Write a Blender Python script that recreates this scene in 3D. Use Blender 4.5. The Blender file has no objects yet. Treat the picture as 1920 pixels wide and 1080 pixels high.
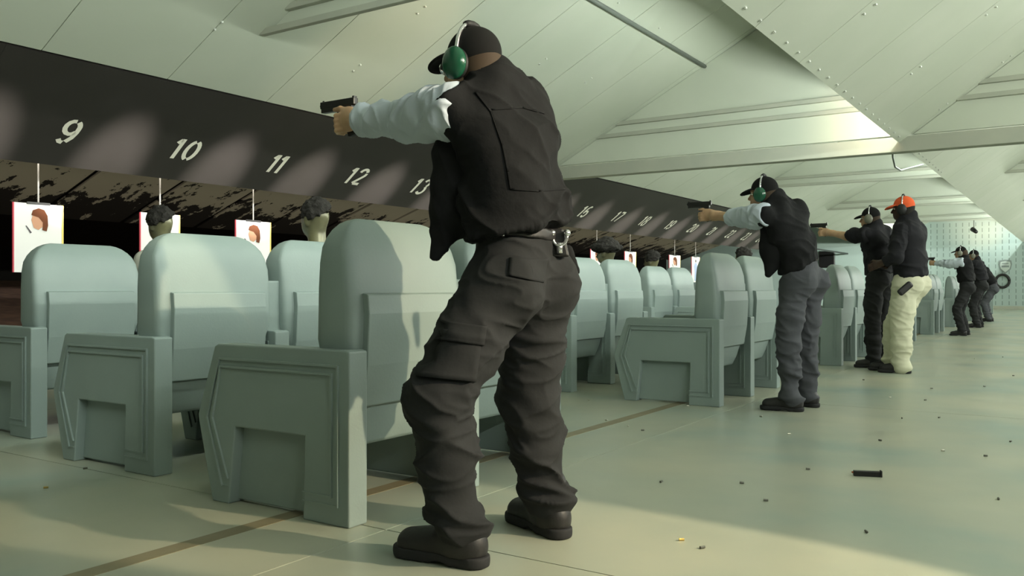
import bpy, math, random
import numpy as np
from mathutils import Vector, Matrix
from mathutils.bvhtree import BVHTree

SC = bpy.context.scene
COL = SC.collection
random.seed(7)

# ---------------------------------------------------------------- camera
FPX, CAMH = 1620.0, 0.90
TH = math.atan(1065.0 / FPX)
CT, ST = math.cos(TH), math.sin(TH)
cam = bpy.data.objects.new('camera', bpy.data.cameras.new('camera'))
COL.objects.link(cam)
cam.data.sensor_width = 36.0
cam.data.lens = FPX / 1920.0 * 36.0
cam.data.clip_start, cam.data.clip_end = 0.05, 200
cam.location = (0, 0, CAMH)
cam.rotation_euler = (math.pi / 2, 0, TH)
SC.camera = cam

# ---------------------------------------------------------------- world, exposure, lights
w = bpy.data.worlds.new('world'); SC.world = w; w.use_nodes = True
w.node_tree.nodes['Background'].inputs[0].default_value = (0.75, 0.9, 0.85, 1)
w.node_tree.nodes['Background'].inputs[1].default_value = 0.02
SC.view_settings.view_transform = 'Standard'
SC.view_settings.look = 'None'
SC.view_settings.gamma = 1.0
SC.view_settings.use_curve_mapping = False
SC.view_settings.exposure = 0.45

def light(name, kind, loc, to, energy, color, **kw):
    d = bpy.data.lights.new(name, kind)
    d.energy = energy; d.color = color
    for k, v in kw.items(): setattr(d, k, v)
    o = bpy.data.objects.new(name, d); COL.objects.link(o)
    o.location = loc
    o.rotation_euler = (Vector(to) - Vector(loc)).to_track_quat('-Z', 'Y').to_euler()
    return o

COOL = (0.80, 1.0, 0.84)
BAYS = [(-0.9, 5.2), (5.8, 12.1), (12.8, 20.4), (21.1, 27.4), (28.0, 41.5)]
def tube(x, z, y0, y1, power, color, dirx=-1, dirz=0.25):
    L = y1 - y0
    d = bpy.data.lights.new('tube_row', 'AREA'); d.shape = 'RECTANGLE'
    d.size = L; d.size_y = 0.07; d.energy = power * L; d.color = color
    o = bpy.data.objects.new('tube_row', d); COL.objects.link(o)
    n = Vector((dirx, 0, dirz)).normalized()            # light looks along n (local -Z)
    X = Vector((0, 1, 0)); Z = -n; Y = Z.cross(X)
    m = Matrix((X, Y, Z)).transposed().to_4x4(); m.translation = (x, (y0 + y1) / 2, z)
    o.matrix_world = m
for (a, b) in BAYS:                                     # rows of tubes hidden above the lower edge of each ceiling baffle
    tube(-1.78, 3.16, a, b, 22, (0.92, 1.0, 0.91), -1, 0.10)
    tube(3.55, 3.14, a, b, 31, (0.95, 1.0, 0.90), -1, -0.05)
# warm stage lamp in the right-hand bay, and the glowing lamp by the far wall
tube(-8.72, 2.50, -1, 28, 12.0, (1.0, 0.90, 0.76), -1, -0.12)  # unseen downrange fill row, added to brighten the chipped baffle and targets
light('warm_spot', 'SPOT', (3.1, 3.15, 2.85), (-2.1, 2.52, 0.20), 900, (1.0, 0.82, 0.55), spot_size=math.radians(33), spot_blend=0.10, shadow_soft_size=0.05).scale = (0.42, 1, 1)
light('beam_spot', 'SPOT', (-2.15, 11.3, 3.02), (-2.5, 12.6, 3.1), 26, (1.0, 0.62, 0.32), spot_size=math.radians(70), spot_blend=1.0, shadow_soft_size=0.04)
light('end_wall_fill', 'SPOT', (-4.5, 35.0, 2.8), (-10.5, 42, 2.2), 1300, (0.95, 1.0, 0.86), spot_size=math.radians(75), spot_blend=0.8, shadow_soft_size=0.05)  # unseen fill, added to brighten the downrange part of the end wall
light('far_spot', 'SPOT', (-2.9, 40.0, 3.1), (-3.6, 42, 3.75), 130, (1.0, 0.76, 0.5), spot_size=math.radians(80), spot_blend=1.0, shadow_soft_size=0.06)
light('baffle_warm_spot', 'SPOT', (-2.15, 6.6, 3.02), (-6.3, 7.0, 3.45), 150, (1.0, 0.72, 0.42), spot_size=math.radians(30), spot_blend=1.0, shadow_soft_size=0.05)

# ---------------------------------------------------------------- projection helpers
def P(px, py, d):
    cx = (px - 960) * d / FPX; cz = CAMH - (py - 540) * d / FPX
    return Vector((cx * CT - d * ST, cx * ST + d * CT, cz))
def floor_at(px, py): return P(px, py, CAMH * FPX / (py - 540))
def on_plane(px, py, p0, n):
    o = Vector((0, 0, CAMH)); v = P(px, py, 1.0) - o; n = Vector(n)
    return o + v * ((Vector(p0) - o).dot(n) / v.dot(n))

# ---------------------------------------------------------------- materials
def mat(name, base, rough=0.6, spec=0.5, metal=0.0, var=None, var_scale=4.0, bump=0.0, bump_scale=60.0, stretch=(1, 1, 1), emit=None, detail=4.0):
    m = bpy.data.materials.new(name); m.use_nodes = True
    nt = m.node_tree; b = nt.nodes['Principled BSDF']
    b.inputs['Base Color'].default_value = (*base, 1)
    b.inputs['Roughness'].default_value = rough
    b.inputs['Specular IOR Level'].default_value = spec
    b.inputs['Metallic'].default_value = metal
    tc = nt.nodes.new('ShaderNodeTexCoord')
    mp = nt.nodes.new('ShaderNodeMapping'); mp.inputs['Scale'].default_value = stretch
    geo = nt.nodes.new('ShaderNodeNewGeometry')
    nt.links.new(geo.outputs['Position'], mp.inputs['Vector'])
    if var is not None:
        n = nt.nodes.new('ShaderNodeTexNoise'); n.inputs['Scale'].default_value = var_scale; n.inputs['Detail'].default_value = detail
        nt.links.new(mp.outputs[0], n.inputs['Vector'])
        r = nt.nodes.new('ShaderNodeValToRGB')
        r.color_ramp.elements[0].position = 0.35; r.color_ramp.elements[1].position = 0.68
        r.color_ramp.elements[0].color = (*base, 1); r.color_ramp.elements[1].color = (*var, 1)
        nt.links.new(n.outputs['Fac'], r.inputs['Fac']); nt.links.new(r.outputs[0], b.inputs['Base Color'])
    if bump > 0:
        n2 = nt.nodes.new('ShaderNodeTexNoise'); n2.inputs['Scale'].default_value = bump_scale; n2.inputs['Detail'].default_value = 3
        nt.links.new(geo.outputs['Position'], n2.inputs['Vector'])
        bp = nt.nodes.new('ShaderNodeBump'); bp.inputs['Strength'].default_value = bump; bp.inputs['Distance'].default_value = 0.01
        nt.links.new(n2.outputs['Fac'], bp.inputs['Height']); nt.links.new(bp.outputs[0], b.inputs['Normal'])
    if emit:
        b.inputs['Emission Color'].default_value = (*emit[0], 1); b.inputs['Emission Strength'].default_value = emit[1]
    return m
M = {}
M['ceil'] = mat('pale_painted_steel', (0.56, 0.60, 0.50), 0.55, 0.4, var=(0.61, 0.64, 0.545), var_scale=0.8)
M['beam'] = mat('grey_beam_paint', (0.40, 0.42, 0.35), 0.6, 0.4, var=(0.45, 0.46, 0.38), var_scale=2)
M['conduit'] = mat('dark_conduit', (0.16, 0.18, 0.16), 0.5)
M['bolt'] = mat('bolt_zinc', (0.72, 0.74, 0.68), 0.4, metal=0.3)
M['plastic'] = mat('grey_green_plastic', (0.232, 0.292, 0.275), 0.48, 0.45, var=(0.252, 0.312, 0.293), var_scale=3.0, bump=0.05, bump_scale=90)
M['cushion'] = mat('grey_seat_pad', (0.20, 0.235, 0.215), 0.7, 0.3)
M['white_num'] = mat('stencil_paint', (0.80, 0.77, 0.66), 0.6, 0.3)
M['paper'] = mat('target_paper', (0.86, 0.86, 0.84), 0.8, 0.2)
M['rod'] = mat('hanger_rod', (0.35, 0.35, 0.33), 0.45, metal=0.6)
M['red_edge'] = mat('red_edge', (0.65, 0.08, 0.12), 0.6); M['yel_edge'] = mat('yellow_edge', (0.85, 0.7, 0.18), 0.6)
M['hairprint'] = mat('print_brown', (0.16, 0.055, 0.025), 0.8, 0.2); M['faceprint'] = mat('print_peach', (0.62, 0.34, 0.22), 0.8, 0.2)
M['darkprint'] = mat('print_grey', (0.12, 0.11, 0.12), 0.8, 0.2); M['blueprint'] = mat('print_blue', (0.45, 0.55, 0.75), 0.8, 0.2)
M['dark'] = mat('black_backstop', (0.010, 0.009, 0.008), 0.9, 0.1)
M['berm'] = mat('brown_rubber', (0.085, 0.052, 0.036), 0.95, 0.1, var=(0.05, 0.032, 0.025), var_scale=5)
M['joint'] = mat('floor_joint', (0.13, 0.13, 0.10), 0.8)
M['stripe'] = mat('brown_floor_line', (0.19, 0.165, 0.10), 0.5, 0.4, var=(0.23, 0.20, 0.125), var_scale=9)
M['skin'] = mat('skin', (0.52, 0.33, 0.20), 0.55, 0.4, var=(0.46, 0.28, 0.17), var_scale=25)
M['skin_dark'] = mat('skin_dark', (0.050, 0.026, 0.017), 0.5, 0.4)
M['eye'] = mat('eye_white', (0.7, 0.68, 0.62), 0.3)
M['vest'] = mat('black_vest_cloth', (0.0085, 0.0088, 0.0095), 0.85, 0.2, var=(0.0105, 0.0108, 0.0115), var_scale=12, bump=0.25, bump_scale=35)
M['trouser_black'] = mat('black_trouser_cloth', (0.0200, 0.0207, 0.0215), 0.85, 0.22, var=(0.0240, 0.0247, 0.0255), var_scale=10, bump=0.2, bump_scale=30)
M['trouser_grey'] = mat('grey_trouser_cloth', (0.062, 0.065, 0.074), 0.85, 0.25, var=(0.072, 0.075, 0.084), var_scale=10, bump=0.2, bump_scale=30)
M['khaki'] = mat('khaki_cloth', (0.60, 0.60, 0.44), 0.85, 0.2, var=(0.66, 0.65, 0.49), var_scale=10, bump=0.2, bump_scale=25)
M['shirt'] = mat('pale_shirt_cloth', (0.50, 0.56, 0.63), 0.8, 0.25, bump=0.12, bump_scale=40)
M['black_shirt'] = mat('black_shirt_cloth', (0.014, 0.014, 0.017), 0.85, 0.25, bump=0.2, bump_scale=30)
M['leather'] = mat('black_leather', (0.014, 0.013, 0.013), 0.5, 0.45, bump=0.1, bump_scale=60)
M['sole'] = mat('boot_sole', (0.020, 0.020, 0.021), 0.75, 0.3)
M['cap'] = mat('black_cap_cloth', (0.011, 0.011, 0.011), 0.9, 0.2)
M['orange'] = mat('orange_cap_cloth', (0.80, 0.12, 0.035), 0.8, 0.3)
M['muff'] = mat('green_muff_plastic', (0.012, 0.085, 0.045), 0.22, 0.6)
M['muff_grey'] = mat('grey_muff_plastic', (0.22, 0.22, 0.17), 0.35, 0.5)
M['pad'] = mat('black_muff_pad', (0.012, 0.012, 0.012), 0.6)
M['steel'] = mat('bright_steel', (0.75, 0.76, 0.78), 0.22, metal=0.9)
M['gun'] = mat('gun_black', (0.016, 0.015, 0.015), 0.35, 0.5, metal=0.3)
M['hair'] = mat('brown_hair', (0.055, 0.036, 0.022), 0.75, 0.3)
M['hair_dark'] = mat('dark_hair', (0.022, 0.020, 0.017), 0.85, 0.3, bump=0.9, bump_scale=80)
M['dummy'] = mat('olive_mannequin', (0.20, 0.19, 0.10), 0.28, 0.6, metal=0.25, var=(0.13, 0.125, 0.075), var_scale=12)
M['dummy_pale'] = mat('dummy_shirt', (0.45, 0.45, 0.38), 0.85)
M['brass'] = mat('brass', (0.72, 0.52, 0.16), 0.3, metal=0.8); M['casing_dull'] = mat('dull_casing', (0.10, 0.10, 0.075), 0.5, metal=0.4)
M['casing_pale'] = mat('pale_casing', (0.55, 0.54, 0.44), 0.4, metal=0.5)
M['copper'] = mat('copper', (0.42, 0.12, 0.05), 0.45, metal=0.3)
M['lens'] = mat('clear_lens', (0.9, 0.95, 0.95), 0.05); M['lens'].node_tree.nodes['Principled BSDF'].inputs['Transmission Weight'].default_value = 0.95
M['shield'] = mat('shield_grey', (0.22, 0.26, 0.25), 0.6); M['shield2'] = mat('shield_pale', (0.5, 0.56, 0.53), 0.6)
M['screen'] = mat('black_screen', (0.006, 0.006, 0.007), 0.4)

def baffle_mat():                       # black semi-gloss painted steel
    m = mat('black_baffle_paint', (0.030, 0.027, 0.024), 0.42, 0.35, var=(0.036, 0.032, 0.030), var_scale=1.3, bump=0.03, bump_scale=5)
    return m
M['baffle'] = baffle_mat()

def chipped_mat():                      # black paint chipped off grey steel by splash
    m = bpy.data.materials.new('chipped_black_paint'); m.use_nodes = True
    nt = m.node_tree; b = nt.nodes['Principled BSDF']; b.inputs['Roughness'].default_value = 0.8; b.inputs['Specular IOR Level'].default_value = 0.2
    geo = nt.nodes.new('ShaderNodeNewGeometry')
    mp = nt.nodes.new('ShaderNodeMapping'); mp.inputs['Scale'].default_value = (0.55, 1.0, 1.0)
    nt.links.new(geo.outputs['Position'], mp.inputs['Vector'])
    n = nt.nodes.new('ShaderNodeTexNoise'); n.inputs['Scale'].default_value = 3.4; n.inputs['Detail'].default_value = 9; n.inputs['Roughness'].default_value = 0.68
    nt.links.new(mp.outputs[0], n.inputs['Vector'])
    # more wear toward the upper edge of the sheet (splash pattern): height 1.85..2.55
    sx = nt.nodes.new('ShaderNodeSeparateXYZ'); nt.links.new(geo.outputs['Position'], sx.inputs[0])
    mr = nt.nodes.new('ShaderNodeMapRange'); mr.inputs[1].default_value = 1.98; mr.inputs[2].default_value = 2.28; mr.inputs[3].default_value = -0.12; mr.inputs[4].default_value = 0.085
    nt.links.new(sx.outputs['Z'], mr.inputs[0])
    ad = nt.nodes.new('ShaderNodeMath'); nt.links.new(n.outputs['Fac'], ad.inputs[0]); nt.links.new(mr.outputs[0], ad.inputs[1])
    r = nt.nodes.new('ShaderNodeValToRGB'); r.color_ramp.interpolation = 'CONSTANT'
    r.color_ramp.elements[0].color = (0.010, 0.009, 0.008, 1); r.color_ramp.elements[1].position = 0.485; r.color_ramp.elements[1].color = (0.30, 0.275, 0.22, 1)
    nt.links.new(ad.outputs[0], r.inputs['Fac']); nt.links.new(r.outputs[0], b.inputs['Base Color'])
    return m
M['chipped'] = chipped_mat()

def floor_mat():
    m = bpy.data.materials.new('sealed_concrete'); m.use_nodes = True
    nt = m.node_tree; b = nt.nodes['Principled BSDF']
    geo = nt.nodes.new('ShaderNodeNewGeometry')
    n = nt.nodes.new('ShaderNodeTexNoise'); n.inputs['Scale'].default_value = 0.9; n.inputs['Detail'].default_value = 5; n.inputs['Roughness'].default_value = 0.5
    nt.links.new(geo.outputs['Position'], n.inputs['Vector'])
    r = nt.nodes.new('ShaderNodeValToRGB')
    e = r.color_ramp.elements
    e[0].position = 0.28; e[0].color = (0.235, 0.315, 0.28, 1); e[1].position = 0.70; e[1].color = (0.435, 0.43, 0.325, 1); q_ = e.new(0.5); q_.color = (0.355, 0.375, 0.295, 1)  # teal blotches paint the ceiling's mottled reflection into the concrete colour
    nt.links.new(n.outputs['Fac'], r.inputs['Fac']); nt.links.new(r.outputs[0], b.inputs['Base Color'])
    n2 = nt.nodes.new('ShaderNodeTexNoise'); n2.inputs['Scale'].default_value = 1.6; n2.inputs['Detail'].default_value = 2
    nt.links.new(geo.outputs['Position'], n2.inputs['Vector'])
    mr = nt.nodes.new('ShaderNodeMapRange'); mr.inputs[3].default_value = 0.24; mr.inputs[4].default_value = 0.42
    nt.links.new(n2.outputs['Fac'], mr.inputs[0]); nt.links.new(mr.outputs[0], b.inputs['Roughness'])
    b.inputs['Specular IOR Level'].default_value = 0.5
    bp = nt.nodes.new('ShaderNodeBump'); bp.inputs['Strength'].default_value = 0.012; bp.inputs['Distance'].default_value = 0.02
    n3 = nt.nodes.new('ShaderNodeTexNoise'); n3.inputs['Scale'].default_value = 7; nt.links.new(geo.outputs['Position'], n3.inputs['Vector'])
    nt.links.new(n3.outputs['Fac'], bp.inputs['Height']); nt.links.new(bp.outputs[0], b.inputs['Normal'])
    return m
M['floor'] = floor_mat()

def perforated_mat():                   # end wall: pale panels with columns of small dark slots
    m = bpy.data.materials.new('slotted_wall_panel'); m.use_nodes = True
    nt = m.node_tree; b = nt.nodes['Principled BSDF']; b.inputs['Roughness'].default_value = 0.65
    geo = nt.nodes.new('ShaderNodeNewGeometry'); sx = nt.nodes.new('ShaderNodeSeparateXYZ'); nt.links.new(geo.outputs['Position'], sx.inputs[0])
    def mth(op, a, bval=None, blink=None):
        q = nt.nodes.new('ShaderNodeMath'); q.operation = op
        nt.links.new(a, q.inputs[0])
        if blink is not None: nt.links.new(blink, q.inputs[1])
        elif bval is not None: q.inputs[1].default_value = bval
        return q.outputs[0]
    xp = mth('PINGPONG', sx.outputs['X'], 0.125); zp = mth('PINGPONG', sx.outputs['Z'], 0.13)
    a = mth('LESS_THAN', xp, 0.016); c = mth('LESS_THAN', zp, 0.085)
    k = mth('MULTIPLY', a, blink=c)
    lim = mth('GREATER_THAN', sx.outputs['X'], -7.9); k = mth('MULTIPLY', k, blink=lim)
    l2 = mth('LESS_THAN', sx.outputs['Z'], 4.3); k = mth('MULTIPLY', k, blink=l2)
    mx = nt.nodes.new('ShaderNodeMix'); mx.data_type = 'RGBA'
    mx.inputs[6].default_value = (0.40, 0.50, 0.48, 1); mx.inputs[7].default_value = (0.20, 0.26, 0.24, 1)
    nt.links.new(k, mx.inputs[0]); nt.links.new(mx.outputs[2], b.inputs['Base Color'])
    return m
M['perf'] = perforated_mat()

# ---------------------------------------------------------------- mesh helpers
class MB:
    def __init__(s): s.v = []; s.f = []
    def add(s, vs, fs):
        o = len(s.v); s.v += [tuple(v) for v in vs]; s.f += [tuple(i + o for i in f) for f in fs]; return s
    def box(s, a, b):
        x0, y0, z0 = a; x1, y1, z1 = b
        return s.add([(x0,y0,z0),(x1,y0,z0),(x1,y1,z0),(x0,y1,z0),(x0,y0,z1),(x1,y0,z1),(x1,y1,z1),(x0,y1,z1)],
              [(3,2,1,0),(4,5,6,7),(0,1,5,4),(1,2,6,5),(2,3,7,6),(3,0,4,7)])
    def obox(s, c, ax, h):              # oriented box: centre, three axes, half sizes
        c = Vector(c); X, Y, Z = [Vector(a) * k for a, k in zip(ax, h)]
        vs = [c + X*i + Y*j + Z*k for k in (-1, 1) for i, j in ((-1,-1),(1,-1),(1,1),(-1,1))]
        return s.add(vs, [(3,2,1,0),(4,5,6,7),(0,1,5,4),(1,2,6,5),(2,3,7,6),(3,0,4,7)])
    def prism(s, pts, axis, a, b):      # polygon in the plane across `axis`, extruded from a to b
        n = len(pts)
        def mk(p, t):
            if axis == 1: return (p[0], t, p[1])
            if axis == 0: return (t, p[0], p[1])
            return (p[0], p[1], t)
        vs = [mk(p, a) for p in pts] + [mk(p, b) for p in pts]
        fs = [tuple(range(n)), tuple(range(2*n-1, n-1, -1))] + [((i+1) % n, i, n+i, n+(i+1) % n) for i in range(n)]
        return s.add(vs, fs)
    def tube(s, pts, r, n=8, caps=True):
        pts = [Vector(p) for p in pts]; rs = r if isinstance(r, (list, tuple)) else [r]*len(pts)
        rings = []; up = None
        for i, p in enumerate(pts):
            t = (pts[min(i+1, len(pts)-1)] - pts[max(i-1, 0)]).normalized()
            if up is None: up = t.orthogonal().normalized()
            up = (up - t * up.dot(t)).normalized(); q = t.cross(up)
            rings.append([p + (up*math.cos(2*math.pi*k/n) + q*math.sin(2*math.pi*k/n)) * rs[i] for k in range(n)])
        vs = [v for rg in rings for v in rg]; fs = []
        for i in range(len(pts)-1):
            for k in range(n):
                fs.append((i*n+k, i*n+(k+1) % n, (i+1)*n+(k+1) % n, (i+1)*n+k))
        if caps: fs += [tuple(range(n-1, -1, -1)), tuple(range((len(pts)-1)*n, len(pts)*n))]
        return s.add(vs, fs)
    def ellipsoid(s, c, ax, r, nu=14, nv=9):
        c = Vector(c); A = [Vector(a) for a in ax]; vs = []; fs = []
        for j in range(nv+1):
            ph = -math.pi/2 + math.pi*j/nv
            for i in range(nu):
                t = 2*math.pi*i/nu
                vs.append(c + A[0]*r[0]*math.cos(ph)*math.cos(t) + A[1]*r[1]*math.cos(ph)*math.sin(t) + A[2]*r[2]*math.sin(ph))
        for j in range(nv):
            for i in range(nu):
                fs.append((j*nu+i, j*nu+(i+1) % nu, (j+1)*nu+(i+1) % nu, (j+1)*nu+i))
        return s.add(vs, fs)
    def build(s, name, m, parent=None, smooth=False, bevel=0.0):
        me = bpy.data.meshes.new(name); me.from_pydata(s.v, [], s.f); me.update()
        return link(name, me, m, parent, smooth, bevel)
def link(name, me, m, parent=None, smooth=False, bevel=0.0):
    o = bpy.data.objects.new(name, me); COL.objects.link(o)
    if m is not None and not me.materials: me.materials.append(M[m] if isinstance(m, str) else m)
    if smooth: me.polygons.foreach_set('use_smooth', [True]*len(me.polygons))
    if bevel:
        b = o.modifiers.new('bevel', 'BEVEL'); b.width = bevel; b.segments = 2; b.limit_method = 'ANGLE'; b.angle_limit = 0.6
    if parent is not None: o.parent = parent
    return o
def tag(o, label, cat=None, group=None, kind=None):
    o['label'] = label
    if cat: o['category'] = cat
    if group: o['group'] = group
    if kind: o['kind'] = kind
    return o
def struct(o): o['kind'] = 'structure'; return o
def empty(name, loc=(0, 0, 0)):
    o = bpy.data.objects.new(name, None); COL.objects.link(o); o.location = loc; o.empty_display_size = 0.1; return o
def local(o, parent):                   # parent a world-space mesh to an Empty standing elsewhere
    o.parent = parent; o.matrix_parent_inverse = Matrix.Translation(-parent.location); return o

# ================================================================= SETTING
YN, YF = -4.0, 42.0
fl = struct(MB().box((-18, YN, -0.2), (9, YF, -0.006)).build('floor', 'joint'))
xs = [-18, -10.6, -6.4, -2.16, 2.4, 6.0, 9]; ys = [YN, -0.6, 2.43, 6.9, 11.4, 16.0, 21, 26, 31, 36.5, YF]
for i in range(len(xs)-1):
    for j in range(len(ys)-1):
        MB().box((xs[i]+.003, ys[j]+.003, -0.03), (xs[i+1]-.003, ys[j+1]-.003, 0.0)).build('slab', 'floor', fl)
MB().box((-2.655, -2, 0.0), (-2.575, 27, 0.0016)).build('painted_line', 'stripe', fl)

struct(MB().box((-18.2, YF, 0), (9.2, YF+0.2, 6.2)).build('wall_far', 'perf'))
struct(MB().box((-18.2, YN, 0), (-18.0, YF, 6.2)).build('wall_left', 'dark'))
struct(MB().box((9.0, YN, 0), (9.2, YF, 6.2)).build('wall_right', 'ceil'))
struct(MB().box((-18.2, YN-0.2, 0), (9.2, YN, 6.2)).build('wall_back', 'beam'))
struct(MB().box((-18.2, YN-0.2, 6.2), (9.2, YF+0.2, 6.4)).build('ceiling', 'ceil'))
struct(MB().box((-9, YF-0.03, 0), (9, YF, 0.14)).build('baseboard_far', 'beam'))

# sloping ceiling baffles, each a run of steel sheets along the hall
def strip(x0, z0, slope, x1, seams, name='ceiling', thick=0.035):
    root = struct(MB().prism([(x0, z0+0.02), (x1, z0+0.02+(x1-x0)*slope), (x1, z0+0.03+(x1-x0)*slope), (x0, z0+0.03)], 1, YN, YF).build(name, 'conduit'))
    for a, b in zip(seams[:-1], seams[1:]):
        pts = [(x0, z0), (x1, z0+(x1-x0)*slope), (x1, z0+(x1-x0)*slope+0.02), (x0, z0+0.02)]
        MB().prism(pts, 1, a+0.004, b-0.004).build('sheet', 'ceil', root)
    return root
seams = [YN] + [1.5 + 1.2*i for i in range(34)]; seams[-1] = YF
X1, Z1, S1 = -7.30, 2.90, 0.52
X2, Z2, S2 = -2.00, 2.82, 0.72
X3, Z3, S3 = 3.30, 2.82, 0.72
st1 = strip(X1, Z1, S1, -1.3, seams, 'ceiling')
st2 = strip(X2, Z2, S2, 2.4, seams, 'ceiling')
st3 = strip(X3, Z3, S3, 7.6, seams, 'ceiling')
# bolts: along the lower edge of the middle baffle and in pairs up the sheets
bm = MB(); bm.tube([(0, 0, 0.0), (0, 0, -0.012), (0, 0, -0.018)], [0.012, 0.012, 0.006], 6); bolt_me = None
def bolt(x, y, z, slope, parent):
    global bolt_me
    if bolt_me is None:
        o = bm.build('bolt', 'bolt', parent); bolt_me = o.data
    else:
        o = bpy.data.objects.new('bolt', bolt_me); COL.objects.link(o); o.parent = parent
    o.location = (x, y, z); o.rotation_euler = (0, -math.atan(slope), 0)
for i in range(34):
    bolt(X2+0.05, 4.9+i*0.34, Z2+0.05*S2, S2, st2)
for y in (7.6, 10.0, 12.2):
    for x in (0.0, 0.7, 1.5):
        for dx in (0, .09): bolt(X2+0.5+x+dx, y, Z2+(0.5+x+dx)*S2, S2, st2)
for y in (5.1, 6.9, 8.1, 9.3, 10.5):
    for x in (0.7, 1.6, 2.6):
        for dx in (0, .1): bolt(X1+x+dx, y, Z1+(x+dx)*S1, S1, st1)
# transverse frames: web plates, ledges and the main beam
def web(y, zb, nm):
    o = MB()
    o.prism([(X1+(zb-Z1)/S1+.02, zb), (1.5, zb), (1.5, Z1+(1.5-X1)*S1-.02 if False else 6.1), (X1+(6.1-Z1)/S1, 6.1)], 1, y-.02, y+.02)
    return struct(o.build(nm, 'ceil'))
def web2(y, zb, nm, x0, z0, s, x1):
    o = MB(); zt = z0+(x1-x0)*s
    o.prism([(x0+(zb-z0)/s+.01, zb), (x1, zb), (x1, zt-.005)], 1, y-.02, y+.02)
    return struct(o.build(nm, 'ceil'))
k = 1
for y, zb, main in ((5.62, 3.36, 0), (12.45, 2.93, 1), (20.8, 3.36, 0), (27.7, 3.36, 0), (34.6, 3.36, 0)):
    for (x0, z0, s, x1) in ((X1, Z1, S1, -1.9), (X2, Z2, S2, 2.38), (X3, Z3, S3, 7.5)):
        web2(y, zb, 'trim_%d' % k, x0, z0, s, x1); k += 1
        for zl in (3.36, 3.54):
            xa = x0 + (zl-.05-z0)/s
            struct(MB().box((xa, y-.085, zl-.06), (x1, y-.02, zl)).build('trim_%d' % k, 'beam', bevel=.006)); k += 1
    if main:
        struct(MB().box((-7.25, y-.10, 2.70), (9, y+.10, 2.90)).build('trim_%d' % k, 'beam', bevel=.008)); k += 1
# conduits running along the baffles
def conduit(pts, r):
    global k
    o = struct(MB().tube(pts, r, 8).build('trim_%d' % k, 'conduit', smooth=True)); k += 1
def s1z(x): return Z1+(x-X1)*S1
conduit([(-4.70, 5.7, s1z(-4.70)-.03), (-4.70, 12.42, s1z(-4.70)-.03)], 0.028)
conduit([(-4.30, 12.5, s1z(-4.30)-.03), (-4.30, 20.75, s1z(-4.30)-.03)], 0.028)
conduit([(-4.30, 20.85, s1z(-4.30)-.03), (-4.30, 27.6, s1z(-4.30)-.03)], 0.028)
cv = [(-2.12, 12.6, 2.80)] + [(-2.12 - .12*math.sin(t*math.pi), 12.6+2.2*t, 2.86-.22*math.sin(t*math.pi)) for t in (.2, .4, .6, .8)] + [(-2.05, 14.8, 2.83)]
conduit(cv, 0.014)

for (a, b) in BAYS:                     # unseen lids added over the middle tube row to shade the baffle above
    struct(MB().prism([(-1.45, 3.30), (-2.09, 3.315), (-2.09, 3.335), (-1.45, 3.32)], 1, a, b).build('trim_%d' % k, 'beam')); k += 1
# downrange: chipped baffle, more dark baffles, berm
cb = empty('splash_baffle', (-10.7, 0, 1.8))
for i in range(22):
    a = 1.2 + i*1.25
    local(MB().prism([(-11.75, 1.86), (-9.6, 2.60), (-9.6, 2.63), (-11.75, 1.89)], 1, a+.04, a+1.25-.04).build('sheet', 'chipped'), cb)
local(MB().prism([(-11.75, 1.91), (-9.6, 2.65), (-9.6, 2.68), (-11.75, 1.94)], 1, -3, 28.6).build('backing', 'dark'), cb)
tag(cb, 'black overhead baffle behind the numbered one, paint chipped to grey in patches', 'baffle')
db = empty('dark_baffle', (-14, 0, 1.8))
local(MB().prism([(-15.5, 1.6), (-13.4, 2.7), (-13.4, 2.74), (-15.5, 1.64)], 1, -3, 28.6).build('sheet', 'dark'), db)
tag(db, 'plain black overhead baffle deep downrange in the dark', 'baffle')
bt = MB(); bt.prism([(-10.6, 0), (-11.2, .30), (-17.9, 1.05), (-17.9, 0)], 1, -3.5, 29)
tag(bt.build('bullet_berm', 'berm'), 'low brown rubber berm on the range floor behind the targets', 'berm')
for y0, x0 in ((15.5, -10.9), (19.6, -10.9)):
    tag(MB().prism([(x0-1.2, 2.05), (x0+.1, 2.35), (x0+.1, 2.38), (x0-1.2, 2.08)], 1, y0, y0+2.5).build('deflector_plate', 'beam'), 'grey deflector plate hanging in the dark above the far targets, %s of two' % ('nearer' if y0 < 17 else 'farther'), 'plate')

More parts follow.
